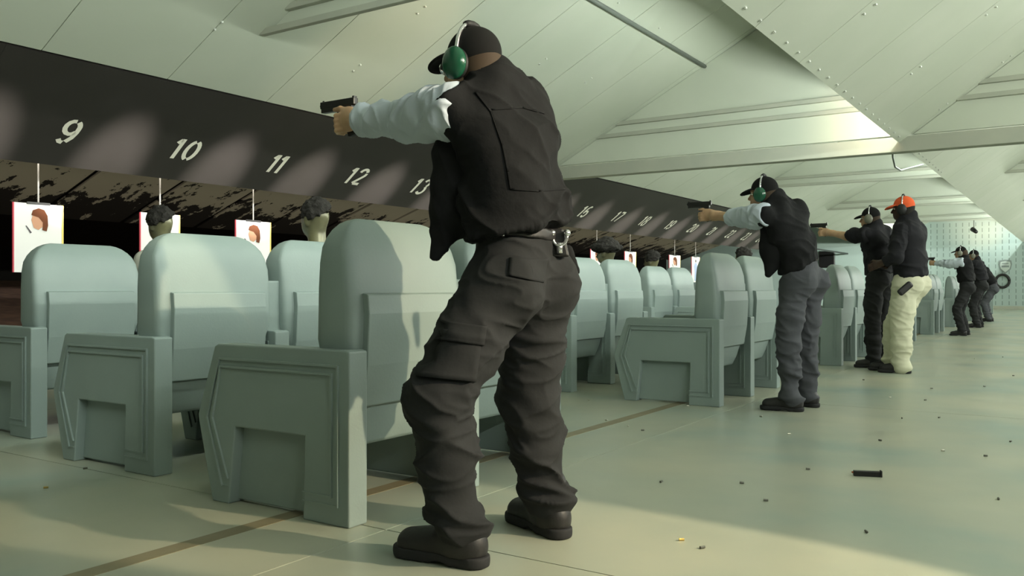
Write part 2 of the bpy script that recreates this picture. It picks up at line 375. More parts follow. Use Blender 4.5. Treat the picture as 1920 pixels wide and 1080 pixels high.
# numbered baffle
BX0, BZ0, BX1, BZ1 = -8.36, 2.095, -7.315, 2.88
nb = empty('number_baffle', ((BX0+BX1)/2, 12, 2.1))
by = [YN, 3.62, 12.62, 21.6, 28.0]
for a, b in zip(by[:-1], by[1:]):
    local(MB().prism([(BX0, BZ0), (BX1, BZ1), (BX1-.03, BZ1+.04), (BX0-.03, BZ0+.04)], 1, a+.001, b-.001).build('sheet', 'baffle'), nb)
tag(nb, 'long sloping black baffle with white stencilled lane numbers 9 to 24', 'baffle')
def arc(cx, cy, rx, ry, a0, a1, n=9): return [(cx+rx*math.cos(math.radians(a0+(a1-a0)*i/n)), cy+ry*math.sin(math.radians(a0+(a1-a0)*i/n))) for i in range(n+1)]
DIG = {'0': [arc(.5,.5,.36,.42,100,260), arc(.5,.5,.36,.42,80,-80)],
 '1': [[(.22,.74),(.42,.92)], [(.50,.96),(.50,.04)]],
 '2': [arc(.5,.70,.34,.24,170,20), arc(.5,.70,.34,.24,5,-45)+[(.16,.10)], [(.28,.08),(.88,.08)]],
 '3': [arc(.48,.72,.32,.22,160,-60), arc(.48,.28,.36,.24,65,-150)],
 '4': [[(.62,.96),(.12,.30)], [(.12,.26),(.90,.26)], [(.68,.62),(.68,.04)]],
 '5': [[(.86,.92),(.30,.92)], [(.24,.90),(.20,.54)], arc(.48,.32,.36,.27,110,-150)],
 '6': [arc(.5,.5,.36,.44,60,170)+[(.14,.35)], arc(.5,.30,.36,.26,175,-150)],
 '7': [[(.10,.92),(.90,.92)], [(.88,.86),(.36,.04)]],
 '8': [arc(.5,.72,.30,.22,80,-80), arc(.5,.72,.30,.22,100,260), arc(.5,.27,.37,.24,80,-80), arc(.5,.27,.37,.24,100,260)],
 '9': [arc(.5,.68,.36,.27,62,0)+[(.85,.50),(.76,.28),(.56,.09)], arc(.5,.68,.36,.27,82,325), [(.44,.05),(.26,.07),(.14,.17)]]}
Ub = Vector((BX1-BX0, 0, BZ1-BZ0)).normalized(); Rb = Vector((0, 1, 0)); Nb = Vector((Ub.z, 0, -Ub.x))
def number(text, ctr, h=0.325):
    wd = 0.20; adv = 0.205
    tot = sum(0.12 if ch == '1' else adv for ch in text) ; cur = -tot/2
    for ch in text:
        mb = MB(); a = 0.12 if ch == '1' else adv
        for path in DIG[ch]:
            pts = [Vector(ctr) + Rb*(cur + (p[0]-.5)*wd*(.9) + a/2) + Ub*((p[1]-.5)*h) for p in path]
            for lift in (0,):
                vs = []; t = 0.0235
                for i, p in enumerate(pts):
                    tg = (pts[min(i+1, len(pts)-1)] - pts[max(i-1, 0)]).normalized(); sd = tg.cross(Nb)
                    vs += [p + sd*t + Nb*.004, p - sd*t + Nb*.004]
                mb.add(vs, [(2*i, 2*i+1, 2*i+3, 2*i+2) for i in range(len(pts)-1)])
        local(mb.build('digit', 'white_num'), nb); cur += a
nums = {9: (130,248), 10: (353,277), 11: (525,303), 12: (673,327), 13: (795,344), 16: (1101,393), 17: (1163,403), 18: (1213,411), 19: (1260,419), 20: (1300,427), 21: (1336,432), 22: (1370,438), 23: (1400,442)}
numy = {}
for n, (px, py) in nums.items():
    p = on_plane(px, py, (BX0, 0, BZ0), Nb); numy[n] = p.y
numy[14] = 11.1; numy[15] = 13.3; numy[24] = numy[23]+1.36; numy[8] = 3.2
for n, y in numy.items():
    s = 0.52; number(str(n), (BX0+(BX1-BX0)*.36, y, BZ0+(BZ1-BZ0)*.36))
for n, y in numy.items():               # one lamp a lane, hung above the middle baffle's edge, lights target and baffle
    light('lane_spot', 'SPOT', (-2.13, y+.65, 2.99), (-8.36, y+.55, 2.14), 6500, (1.0, 0.94, 0.88), spot_size=math.radians(8.6), spot_blend=1.0, shadow_soft_size=0.05)

struct(MB().box((-9.03, YN, 2.46), (-8.97, YF, 2.52)).build('trim_%d' % k, 'gun')); k += 1      # overhead target rail
# ================================================================= TARGETS
def target(y0, y1, label, figure='head', top=1.77, bot=1.06, x=-9.0):
    yc = (y0+y1)/2; t = empty('paper_target', (x, yc, bot))
    local(MB().box((x-.006, y0, bot), (x, y1, top)).build('sheet', 'paper'), t)
    local(MB().box((x-.012, y0-.012, bot), (x+.004, y0, top)).build('red_edging', 'red_edge'), t)
    local(MB().box((x-.012, y1, bot), (x+.004, y1+.018, top)).build('yellow_edging', 'yel_edge'), t)
    local(MB().tube([(x-.003, yc, top), (x-.003, yc, 2.465)], 0.009, 6).build('hanger_rod', 'rod'), t)
    local(MB().box((x-.015, yc-.12, top-.01), (x+.008, yc+.12, top+.015)).build('clip_bar', 'gun'), t)
    X = x + .002; hz = top-.17; w = (y1-y0)/.5
    def flat(name, m, pts, lift):
        local(MB().prism([(yc+a*w, hz+b) for a, b in pts], 0, X+lift-.001, X+lift).build(name, m), t)
    if figure == 'head':
        flat('printed_face', 'faceprint', [(-.06,.05),(-.075,.0),(-.05,-.08),(.0,-.10),(.05,-.06),(.06,.02),(.03,.07)], .002)
        flat('printed_hair', 'hairprint', [(-.075,.05),(-.06,.10),(.0,.125),(.06,.11),(.095,.05),(.10,-.05),(.085,-.11),(.04,-.10),(.045,-.02),(.0,.03),(-.04,.04)], .004)
        flat('printed_weapon', 'darkprint', [(-.135,-.065),(-.125,-.06),(-.07,-.13),(-.085,-.14)], .002)
        flat('printed_shoulder', 'faceprint', [(-.05,-.15),(.0,-.13),(.06,-.12),(.075,-.135),(.0,-.15),(-.06,-.17)], .002) if False else None
    else:
        flat('printed_figure', 'blueprint', [(-.09,-.50),(-.07,-.25),(-.12,-.10),(-.05,.0),(.05,.0),(.12,-.10),(.08,-.25),(.10,-.50)], .002)
        flat('printed_head', 'darkprint', [(-.03,.02),(-.035,.07),(.0,.10),(.035,.07),(.03,.02)], .003)
    tag(t, label, 'target', 'paper targets hanging downrange')
target(4.53, 5.02, 'white paper target with brown-haired head, leftmost, beside the nearest-front grey seat')
target(5.94, 6.44, 'white paper target largely hidden behind a dummy head, below lane number 10')
target(7.28, 7.83, 'white paper target with brown-haired head below lane number 11')
target(16.85, 17.42, 'small white target beside the dummy head in the wide dark wig')
target(18.55, 19.15, 'small white target between the wide-wigged dummy and the smaller dummy head')
target(21.2, 21.93, 'small white target with dark head print, right of the smaller dummy head')
target(22.77, 23.35, 'narrow white target with a pale blue figure, rightmost of the far targets', figure='body')

# ================================================================= BENCHES
PROF = [(0, 0), (0, .66), (-.02, .665), (-.755, .665), (-.775, .655), (-.885, .36), (-.88, .33), (-.79, 0)]   # x, z; x=0 is the rear
NOTCH = [(-.245, 0), (-.235, .325), (-.645, .325), (-.685, 0)]
def offs(d):                            # inset of the outline (without the floor edge)
    P_ = [(-d, 0.02+d), (-d, .66-d), (-.75+d*.2, .66-d), (-.875+d, .355), (-.785+d*1.1, 0.02+d)]
    return P_
def make_panel(flip=False):
    mb = MB()
    T = 0.10
    mb.prism([(-.225, .012), (-.225, .345), (-.66, .345), (-.70, .012)], 1, .048, T-.004)   # recessed infill
    outer = PROF + [NOTCH[3], NOTCH[2], NOTCH[1], NOTCH[0]]
    mb.prism(outer, 1, 0, T)            # plate with the notch cut from below
    return mb
def ridge_mb():
    mb = MB()
    for d in (.055, .088):
        pts = offs(d); c = [(p[0], p[1]) for p in pts]
        for i in range(len(c)-1):
            a = Vector((c[i][0], 0, c[i][1])); b = Vector((c[i+1][0], 0, c[i+1][1])); t = (b-a).normalized(); nrm = t.cross(Vector((0, 1, 0)))
            mb.obox((a+b)/2, (t, Vector((0, 1, 0)), nrm), ((b-a).length/2+.003, .009, .0042))
        for (xa, xb) in ((-d, -.245), (-.685, c[-1][0])):
            mb.box((min(xa, xb), -.0045, .02+d-.0035), (max(xa, xb), .0045, .02+d+.0035))
    return mb
ZS = [.27, .285, .34, .42, .50, .60, .70, .80, .90, 1.0, 1.06, 1.10, 1.13, 1.155, 1.17, 1.178]
def rear_x(z): return np.interp(z, [.27, .34, .45, .60, .80, 1.0, 1.1, 1.15, 1.18], [-.13, -.095, -.060, -.035, -.025, -.045, -.075, -.105, -.14])
def front_x(z): return np.interp(z, [.27, .45, .66, .9, 1.05, 1.12, 1.16, 1.18], [-.30, -.26, -.235, -.225, -.215, -.20, -.185, -.16])
def halfw(z):
    base = np.interp(z, [.27, .62, .68, .9, 1.2], [.315, .318, .352, .355, .35])
    top, r = 1.179, 0.17
    if z > top - r: base -= r*1.0*(1 - math.sqrt(max(0, 1-((z-(top-r))/r)**2)))
    return base
def make_back():
    vs = []; fs = []; N = 28
    for z in ZS:
        x0, x1, h = front_x(z), rear_x(z), halfw(z); cx, a = (x0+x1)/2, max((x1-x0)/2, .008)
        for i in range(N):
            t = 2*math.pi*(i+.5)/N; e = .20
            cs, sn = math.cos(t), math.sin(t)
            vs.append((cx + a*math.copysign(abs(cs)**(e*1.3), cs), h*math.copysign(abs(sn)**e, sn), z))
    for j in range(len(ZS)-1):
        for i in range(N): fs.append((j*N+i, j*N+(i+1) % N, (j+1)*N+(i+1) % N, (j+1)*N+i))
    fs += [tuple(range(N-1, -1, -1)), tuple(range((len(ZS)-1)*N, len(ZS)*N))]
    return MB().add(vs, fs)
def make_rear_panel():                  # raised fold-down table on the back of the seat
    zz = [.435, .44, .50, .60, .70, .80, .875, .88]; vs = []; fs = []
    for z in zz:
        o = .026 if .436 < z < .879 else .0
        for s in (-1, 1):
            vs += [(rear_x(z)-.02, s*.285, z), (rear_x(z)+o, s*.285, z)]
    for j in range(len(zz)-1):
        a, b = 4*j, 4*j+4
        fs += [(a+1, a+3, b+3, b+1), (a, a+1, b+1, b), (a+3, a+2, b+2, b+3), (a+2, a, b, b+2)]
    fs += [(0, 2, 3, 1), (4*(len(zz)-1), 4*(len(zz)-1)+1, 4*(len(zz)-1)+3, 4*(len(zz)-1)+2)]
    return MB().add(vs, fs)
def make_bench():
    root = empty('twin_seat_bench')
    for y in (0, .74, 1.48):
        p = make_panel().build('side_panel', 'plastic', root, bevel=.006); p.location.y = y
        r = ridge_mb().build('ridge', 'plastic', p)
    for yc in (.395, 1.185):
        b = make_back().build('seat_back', 'plastic', root, smooth=True); b.location.y = yc
        t = make_rear_panel().build('rear_panel', 'plastic', b, bevel=.005)
        c = MB().box((-.80, -.30, .30), (-.22, .348, .44)).build('seat_base', 'plastic', root, bevel=.02); c.location.y = yc
        c = MB().box((-.82, -.29, .44), (-.25, .29, .50)).build('seat_pad', 'cushion', root, bevel=.025); c.location.y = yc
    MB().box((-.22, .73, .60), (-.075, .85, .94)).build('centre_console', 'plastic', root, bevel=.008)
    return root
def copy_tree(o, parent=None):
    c = o.copy(); COL.objects.link(c); c.parent = parent
    for ch in list(o.children): copy_tree(ch, c)
    return c
BENCH = [(-2.28, 2.36, 'grey-green twin seat bench nearest the camera, directly behind the largest man'),
 (-3.68, 2.50, 'grey-green twin seat bench in the nearest group, middle row of three'),
 (-5.21, 2.72, 'grey-green twin seat bench in the nearest group, front row at the left edge'),
 (-2.27, 6.30, 'grey-green twin seat bench in front of the man with grey trousers'),
 (-3.66, 6.50, 'grey-green twin seat bench in the second group, middle row beside the largest man'),
 (-5.17, 6.60, 'grey-green twin seat bench in the second group, front row nearest the dark range'),
 (-2.30, 10.42, 'grey-green twin seat bench in front of the black-shirted shooter and the orange-capped man'),
 (-3.45, 10.15, 'grey-green twin seat bench in the third group, middle row, mostly hidden'),
 (-4.42, 9.86, 'grey-green twin seat bench in the third group, front row, below the far white targets'),
 (-2.32, 14.45, 'grey-green twin seat bench hidden behind the orange-capped man'),
 (-2.36, 18.42, 'grey-green twin seat bench just right of the orange-capped man, beside the small white-sleeved shooter'),
 (-2.40, 22.2, 'grey-green twin seat bench beside the second of the three far shooters'),
 (-2.45, 26.4, 'small distant twin seat bench in front of the farthest crouching shooter'),
 (-2.5, 32.4, 'most distant small twin seat bench near the slotted end wall')]
b0 = make_bench()
for i, (x, y, lb) in enumerate(BENCH):
    b = b0 if i == 0 else copy_tree(b0)
    b.location = (x, y, 0); tag(b, lb, 'bench', 'twin seat benches facing the targets')

# ================================================================= ORGANIC SHAPES (distance fields meshed with surface nets)
def V3(p): return np.array(p, dtype=np.float32)
def nrm(v): v = V3(v); return v/np.linalg.norm(v)
class Vol:
    def __init__(s, lo, hi, h):
        s.h = h; s.lo = V3(lo); s.n = np.ceil((V3(hi)-s.lo)/h).astype(int)+1
        s.D = np.full(s.n, 1.0, np.float32)
    def sub(s, lo, hi):
        a = np.clip(np.floor((V3(lo)-s.lo)/s.h).astype(int), 0, s.n); b = np.clip(np.ceil((V3(hi)-s.lo)/s.h).astype(int)+1, 0, s.n)
        sl = tuple(slice(i, j) for i, j in zip(a, b))
        ax = [s.lo[i] + np.arange(a[i], b[i], dtype=np.float32)*s.h for i in range(3)]
        return sl, ax[0][:, None, None], ax[1][None, :, None], ax[2][None, None, :]
    def merge(s, sl, d, k, op):
        A = s.D[sl]
        if A.size == 0: return
        if op == '-': d = -d; f = np.maximum
        else: f = np.minimum
        if k > 0:
            hh = np.maximum(k-np.abs(A-d), 0)/k
            s.D[sl] = f(A, d) + (1 if op == '-' else -1)*hh*hh*k*.25
        else: s.D[sl] = f(A, d)
    def ecap(s, a, b, ra, rb, side=(0, 1, 0), k=.03, op='+'):
        # elliptical tapered capsule: ra, rb = radius or (radius along side, radius across)
        a, b = V3(a), V3(b); ra = (ra, ra) if np.isscalar(ra) else ra; rb = (rb, rb) if np.isscalar(rb) else rb
        m = max(*ra, *rb) + k + 4*s.h
        sl, x, y, z = s.sub(np.minimum(a, b)-m, np.maximum(a, b)+m)
        if s.D[sl].size == 0: return s
        ab = b-a; L2 = float(ab @ ab) + 1e-9
        t = np.clip(((x-a[0])*ab[0] + (y-a[1])*ab[1] + (z-a[2])*ab[2])/L2, 0, 1)
        qx, qy, qz = x-a[0]-t*ab[0], y-a[1]-t*ab[1], z-a[2]-t*ab[2]
        ru, rv = ra[0]+(rb[0]-ra[0])*t, ra[1]+(rb[1]-ra[1])*t
        if abs(ra[0]-ra[1]) < 1e-6 and abs(rb[0]-rb[1]) < 1e-6:
            d = np.sqrt(qx*qx+qy*qy+qz*qz) - ru
        else:
            wv = ab/math.sqrt(L2); u = V3(side); u = u - wv*(u @ wv); u = u/np.linalg.norm(u); v = np.cross(wv, u)
            qu = qx*u[0]+qy*u[1]+qz*u[2]; qv = qx*v[0]+qy*v[1]+qz*v[2]; qw = qx*wv[0]+qy*wv[1]+qz*wv[2]
            rm = np.minimum(ru, rv)
            d = (np.sqrt((qu/ru)**2+(qv/rv)**2+(qw/rm)**2)-1)*rm
        s.merge(sl, d.astype(np.float32), k, op); return s
    def ell(s, c, r, ax=((1, 0, 0), (0, 1, 0), (0, 0, 1)), k=.03, op='+'):
        c = V3(c); m = max(r)+k+4*s.h
        sl, x, y, z = s.sub(c-m, c+m)
        if s.D[sl].size == 0: return s
        q = 0; g = 0
        for A, rr in zip(ax, r):
            p = (x-c[0])*A[0]+(y-c[1])*A[1]+(z-c[2])*A[2]; q = q+(p/rr)**2; g = g+(p/rr**2)**2
        q = np.sqrt(q); g = np.sqrt(g)+1e-6
        s.merge(sl, (q*(q-1)/g).astype(np.float32), k, op); return s
    def cut(s, p, n, k=0.0):            # keep the side opposite to n
        sl, x, y, z = s.sub(s.lo, s.lo+s.n*s.h); p, n = V3(p), nrm(n)
        d = (x-p[0])*n[0]+(y-p[1])*n[1]+(z-p[2])*n[2]
        s.D = np.maximum(s.D, d.astype(np.float32)); return s
    def mesh(s):
        D = s.D; D[0] = D[-1] = 1; D[:, 0] = D[:, -1] = 1; D[:, :, 0] = D[:, :, -1] = 1
        I = D < 0
        c = np.zeros(tuple(s.n-1), np.uint8)
        for i in (0, 1):
            for j in (0, 1):
                for k in (0, 1): c += I[i:s.n[0]-1+i, j:s.n[1]-1+j, k:s.n[2]-1+k]
        act = np.argwhere((c > 0) & (c < 8))
        idx = np.full(c.shape, -1, np.int32); idx[tuple(act.T)] = np.arange(len(act))
        corner = {}
        for i in (0, 1):
            for j in (0, 1):
                for k in (0, 1): corner[i, j, k] = D[act[:, 0]+i, act[:, 1]+j, act[:, 2]+k]
        acc = np.zeros((len(act), 3), np.float32); cnt = np.zeros(len(act), np.float32)
        for a in range(3):
            for o in ((0, 0), (0, 1), (1, 0), (1, 1)):
                c0 = list(o); c0.insert(a, 0); c1 = list(o); c1.insert(a, 1)
                d0, d1 = corner[tuple(c0)], corner[tuple(c1)]; m = (d0 < 0) != (d1 < 0)
                t = np.where(m, d0/np.where(m, d0-d1, 1), 0)
                pt = np.tile(np.array(c0, np.float32), (len(act), 1)); pt[:, a] = t
                acc += pt*m[:, None]; cnt += m
        vs = s.lo + (act + acc/cnt[:, None])*s.h
        quads = []
        for a in range(3):
            sl0 = [slice(None)]*3; sl1 = [slice(None)]*3; sl0[a] = slice(0, -1); sl1[a] = slice(1, None)
            A, B = I[tuple(sl0)], I[tuple(sl1)]
            e = np.argwhere(A != B); flip = A[tuple(e.T)]
            b_, c_ = (a+1) % 3, (a+2) % 3
            def cell(db, dc):
                q = e.copy(); q[:, b_] += db; q[:, c_] += dc; return idx[tuple(q.T)]
            q = np.stack([cell(-1, -1), cell(0, -1), cell(0, 0), cell(-1, 0)], 1)
            q[~flip] = q[~flip][:, ::-1]
            quads.append(q)
        return vs.astype(np.float64), np.concatenate(quads)
def vnormals(v, q):
    n = np.cross(v[q[:, 2]]-v[q[:, 0]], v[q[:, 3]]-v[q[:, 1]]); N = np.zeros_like(v)
    for i in range(4): np.add.at(N, q[:, i], n)
    return N/(np.linalg.norm(N, axis=1)[:, None]+1e-12)
def relax(v, q, it=2):
    for _ in range(it):
        A = np.zeros_like(v); c = np.zeros(len(v))
        for i in range(4):
            np.add.at(A, q[:, i], v[q[:, (i+1) % 4]]); np.add.at(A, q[:, i], v[q[:, (i+3) % 4]]); np.add.at(c, q[:, i], 2)
        v = v*.5 + .5*A/c[:, None]
    return v
def vnoise(p, seed=0):
    i = np.floor(p).astype(np.int64); f = p-i; f = f*f*(3-2*f); out = 0
    for dx in (0, 1):
        for dy in (0, 1):
            for dz in (0, 1):
                h = ((i[:, 0]+dx)*374761393 + (i[:, 1]+dy)*668265263 + (i[:, 2]+dz)*2147483647 + seed*1274126177) & 0xffffffff
                h = ((h ^ (h >> 13))*1274126177) & 0xffffffff; h = ((h ^ (h >> 16)) & 0xffff)/65535.0
                w_ = (f[:, 0] if dx else 1-f[:, 0])*(f[:, 1] if dy else 1-f[:, 1])*(f[:, 2] if dz else 1-f[:, 2])
                out = out + h*w_
    return out
def folds(v, q, amp, axis=(0, 0, 1), freq=14, stretch=3.0, seed=0, mask=None):
    # ridged creases running across `axis`
    N = vnormals(v, q); ax = nrm(axis).astype(float)
    al = v @ ax; per = v - al[:, None]*ax
    p = per*freq/stretch + (al*freq)[:, None]*ax
    wv = vnoise(v*5+3, seed+5)
    p = p + (wv*1.3)[:, None]
    r = 1-np.abs(2*vnoise(p, seed)-1); r = r**3
    d = (r-.32)*amp
    if mask is not None: d = d*mask(v)
    return v + N*d[:, None]
def to_obj(name, v, q, m, parent):
    me = bpy.data.meshes.new(name)
    me.vertices.add(len(v)); me.vertices.foreach_set('co', v.astype(np.float32).ravel())
    me.loops.add(4*len(q)); me.loops.foreach_set('vertex_index', q.astype(np.int32).ravel())
    me.polygons.add(len(q)); me.polygons.foreach_set('loop_start', np.arange(0, 4*len(q), 4, dtype=np.int32))
    me.update(); me.validate()
    o = link(name, me, m, None, True)
    if parent is not None: local(o, parent)
    return o
def bounds(pts, m):
    a = np.array([V3(p) for p in pts]); return a.min(0)-m, a.max(0)+m

def lerp(a, b, t): return V3(a)*(1-t)+V3(b)*t

# ---------------------------------------------------------------- pistol
def pistol(G, F, R, label, s=1.0):
    """G: middle of the grip under the slide; F forward, R right."""
    F = Vector(F).normalized(); R = (Vector(R) - F*Vector(R).dot(F)).normalized(); U = R.cross(F).normalized() * 1.0
    if U.z < 0: U = -U
    G = Vector(G); o = empty('pistol', G)
    ax = (F, R, U)
    local(MB().obox(G+F*.045*s+U*.062*s, ax, (.098*s, .0135*s, .0150*s)).build('slide', 'gun', bevel=.003), o)
    local(MB().obox(G+F*.050*s+U*.039*s, ax, (.088*s, .012*s, .009*s)).build('frame', 'gun', bevel=.002), o)
    gu = (U*.96 + F*.28).normalized(); gf = gu.cross(R).normalized()
    local(MB().obox(G-F*.026*s-U*.022*s, (gf, R, gu), (.025*s, .0145*s, .060*s)).build('grip', 'gun', bevel=.006), o)
    local(MB().tube([G+F*.005*s+U*.03*s, G+F*.008*s+U*.005*s, G+F*.022*s-U*.003*s, G+F*.045*s+U*.002*s, G+F*.052*s+U*.03*s], .0035*s, 6).build('trigger_guard', 'gun'), o)
    local(MB().obox(G+F*.135*s+U*.080*s, ax, (.004*s, .002*s, .004*s)).build('front_sight', 'gun'), o)
    local(MB().obox(G-F*.045*s+U*.080*s, ax, (.005*s, .009*s, .004*s)).build('rear_sight', 'gun'), o)
    local(MB().tube([G+F*.140*s+U*.062*s, G+F*.150*s+U*.062*s], .007*s, 8).build('barrel', 'gun'), o)
    return tag(o, label, 'pistol', 'pistols held by the shooters')

# ---------------------------------------------------------------- person
def person(label, J, F=(-1, 0, 0), Fh=None, scale=1.0, h=.010, trouser='trouser_black', top='vest', sleeve='shirt', sleeve_t=1.0,
           cap='cap', muff='muff', skin='skin', hands='gun', toeL=None, toeR=None, vest_front=True, bulk=1.0, hb=None, wr=1.0, hair='hair', hem=None, belt=True, long_hair=False, hs=.93, leg=1.0, shoe=1.0, flare=1.0, sl=1.0):
    F = nrm(F); U = V3((0, 0, 1)); R = np.cross(F, U); S = scale
    Fh = F if Fh is None else nrm(Fh); Rh = nrm(np.cross(Fh, U)); Uh = np.cross(Rh, Fh)
    J = {k: V3(v) for k, v in J.items()}
    base = (J['ankL']+J['ankR'])/2; root = empty('person', (float(base[0]), float(base[1]), 0))
    tag(root, label, 'person')
    hipM = (J['hipL']+J['hipR'])/2; toeL = F if toeL is None else nrm(toeL); toeR = F if toeR is None else nrm(toeR)
    # ---- trousers
    lo, hi = bounds([J['waist'], J['hipL'], J['hipR'], J['kneeL'], J['kneeR'], J['ankL'], J['ankR']], .24*S)
    v = Vol(lo, hi, h); B = bulk
    wt = nrm(J['waist']-hipM)
    v.ecap(J['waist']+wt*.05*S, hipM+wt*.04*S, (.165*S*B, .118*S*B), (.182*S*B, .128*S*B), R, .03)
    for s_, a in (('L', -1), ('R', 1)):
        hp, kn, an = J['hip'+s_], J['knee'+s_], J['ank'+s_]
        v.ecap(hp, lerp(hp, kn, .55), .098*S*B*leg, .092*S*B*leg, R, .05)
        v.ecap(lerp(hp, kn, .5), kn, .092*S*B*leg, .082*S*B*leg, R, .03)
        v.ecap(kn, lerp(kn, an, .45), .080*S*B*leg, .077*S*B*leg, R, .03)
        v.ecap(lerp(kn, an, .45), an+V3((0, 0, -.005))*S, .074*S*B*leg, .056*S*B*leg, R, .03)
        tf = toeL if s_ == 'L' else toeR
        v.ell(an+V3((0, 0, .05*S))+tf*.012*S, (.074*S*B*leg, .068*S*B*leg, .040*S), k=.03)
        v.ell(an+V3((0, 0, .0))-tf*.015*S, (.070*S*B*leg, .064*S*B*leg, .05*S), k=.03)
        v.ell(hp-F*.062*S+wt*.015*S, (.098*S*B, .092*S*B, .105*S*B), (F, R, U), k=.05)
        v.ecap(an-V3((0, 0, .30*S)), an-V3((0, 0, .055*S)), .12*S, .12*S, op='-', k=.0) if False else None
    v.cut(J['waist']+wt*.035*S, wt)
    zc = min(J['ankL'][2], J['ankR'][2])-.055*S; v.cut((0, 0, zc), (0, 0, -1))
    vv, qq = v.mesh(); vv = relax(vv, qq, 1)
    kz = (J['kneeL'][2]+J['kneeR'][2])/2; hz = hipM[2]
    low = lambda p: np.clip(1.35-(p[:, 2]-zc)/(kz-zc), 0.35, 1.0)*np.clip((p[:, 2]-zc)/.07, 0, 1)
    vv = folds(vv, qq, .030*S*wr, (0.12, 0.30, 1), 16/S, 3.0, 3, low)
    vv = folds(vv, qq, .017*S*wr, (0.45, -.4, 1), 24/S, 4.0, 8, lambda p: np.clip(.85-np.abs(p[:, 2]-kz)*1.2, 0.3, 1)*np.clip((p[:, 2]-zc)/.07, 0, 1))
    tr = to_obj('trousers', vv, qq, trouser, root)
    parts = {'trousers': tr, 'root': root}
    # ---- belt
    if belt:
        v = Vol(*bounds([J['waist']], .28*S), h)
        v.ecap(J['waist']+wt*.005*S, J['waist']+wt*.06*S, (.178*S*B, .130*S*B), (.175*S*B, .128*S*B), R, 0)
        v.cut(J['waist']+wt*.042*S, wt); v.cut(J['waist']+wt*.004*S, -wt)
        parts['belt'] = to_obj('belt', *v.mesh(), 'leather', root)
    # ---- shoes
    SS = S*shoe
    for s_, tf in (('L', toeL), ('R', toeR)):
        an = J['ank'+s_]; z0 = 0.0; side = np.cross(tf, U); g = V3((an[0], an[1], 0))
        v = Vol(*bounds([g-tf*.12*SS, g+tf*.24*SS, an+V3((0, 0, .1*SS))], .09*SS), max(h*.8, .006))
        v.ecap(g-tf*.045*SS+U*.055*SS, g+tf*.03*SS+U*.062*SS, (.043*SS, .055*SS), (.045*SS, .062*SS), side, .02)
        v.ecap(g+tf*.03*SS+U*.055*SS, g+tf*.165*SS+U*.042*SS, (.045*SS, .055*SS), (.051*SS, .042*SS), side, .02)
        v.ecap(g-tf*.01*SS+U*.06*SS, an+V3((0, 0, .06*SS)), .056*SS, .055*SS, side, .03)
        v.cut((0, 0, .028*SS), (0, 0, -1))
        sh = to_obj('shoe', *v.mesh(), 'leather', root)
        v = Vol(*bounds([g-tf*.12*SS, g+tf*.24*SS], .10*SS), max(h*.8, .006))
        v.ecap(g-tf*.048*SS+U*.02*SS, g+tf*.02*SS+U*.02*SS, (.046*SS, .055*SS), (.045*SS, .055*SS), side, .02)
        v.ecap(g+tf*.02*SS+U*.02*SS, g+tf*.168*SS+U*.02*SS, (.045*SS, .055*SS), (.055*SS, .055*SS), side, .02)
        v.cut((0, 0, .034*SS), (0, 0, 1)); v.cut((0, 0, .001), (0, 0, -1))
        v.ell(g+tf*.045*SS+U*.0, (.035*SS, .09*SS, .012*SS), (tf, side, U), op='-', k=0.005)
        so = to_obj('sole', *v.mesh(), 'sole', None); so.parent = sh
    # ---- torso garment
    ch, nk, wa = J['chest'], J['neck'], J['waist']
    up = nrm(nk-wa); hem_p = hem if hem is not None else wa-up*.02*S
    lo, hi = bounds([hem_p, ch, nk, J['shL'], J['shR']], .28*S); v = Vol(lo, hi, h*.9)
    v.ecap(hem_p-up*.05*S, lerp(wa, ch, .45), (.195*S*B*flare, .142*S*B*flare), (.190*S*B*flare**.6, .142*S*B*flare**.6), R, .04)
    v.ecap(lerp(wa, ch, .45), ch, (.190*S*B*flare**.6, .142*S*B*flare**.6), (.195*S*B, .140*S*B), R, .04)
    v.ecap(ch, lerp(ch, nk, .62), (.195*S*B, .138*S*B), (.150*S, .105*S), R, .05)
    for s_ in 'LR':
        v.ecap(lerp(ch, nk, .62)*.6+J['sh'+s_]*.4, J['sh'+s_]*.93+lerp(ch, nk, .5)*.07, .090*S, .084*S if top == 'vest' else .084*S, R, .05)
        v.ell(lerp(J['sh'+s_], ch, .42)-F*.045*S, (.085*S, .095*S, .12*S), (F, R, up), k=.05)
    v.ecap(lerp(ch, nk, .6), nk+up*.035*S-F*.03*S, .092*S, .076*S, R, .06)
    v.cut(hem_p, -(up*.97-F*.0))
    vv, qq = v.mesh(); vv = relax(vv, qq, 1)
    vv = folds(vv, qq, .026*S*wr, (0.55, -0.45, .8), 10/S, 3.8, 21)
    vv = folds(vv, qq, .011*S*wr, (-0.3, .55, .6), 17/S, 4.0, 31)
    parts['torso'] = to_obj('vest' if top == 'vest' else 'shirt', vv, qq, 'vest' if top == 'vest' else 'black_shirt', root)
    # ---- sleeves
    for s_ in 'LR':
        sh, el, w_ = J['sh'+s_], J['el'+s_], J['wr'+s_]
        end = lerp(el, w_, (sleeve_t-.5)*2) if sleeve_t > .5 else lerp(sh, el, sleeve_t*2)
        lo, hi = bounds([sh, el, w_], .15*S); v = Vol(lo, hi, h*.8)
        v.ecap(sh, lerp(sh, el, .5), .084*S*sl, .076*S*sl, R, .03); v.cut(sh-nrm(el-sh)*.038*S, -nrm(el-sh))
        v.ecap(lerp(sh, el, .5), el, .077*S*sl, .066*S*sl, R, .03)
        if sleeve_t > .5: v.ecap(el, end, .067*S, .050*S if sleeve_t > .95 else .056*S, R, .03); ed = nrm(w_-el)
        else: ed = nrm(el-sh)
        v.cut(end, ed)
        v.ell(sh+F*.0-(el-sh)*.0, (.05*S,)*3, op='-', k=.0) if False else None
        vv, qq = v.mesh(); vv = relax(vv, qq, 1)
        ax = nrm(w_-sh)
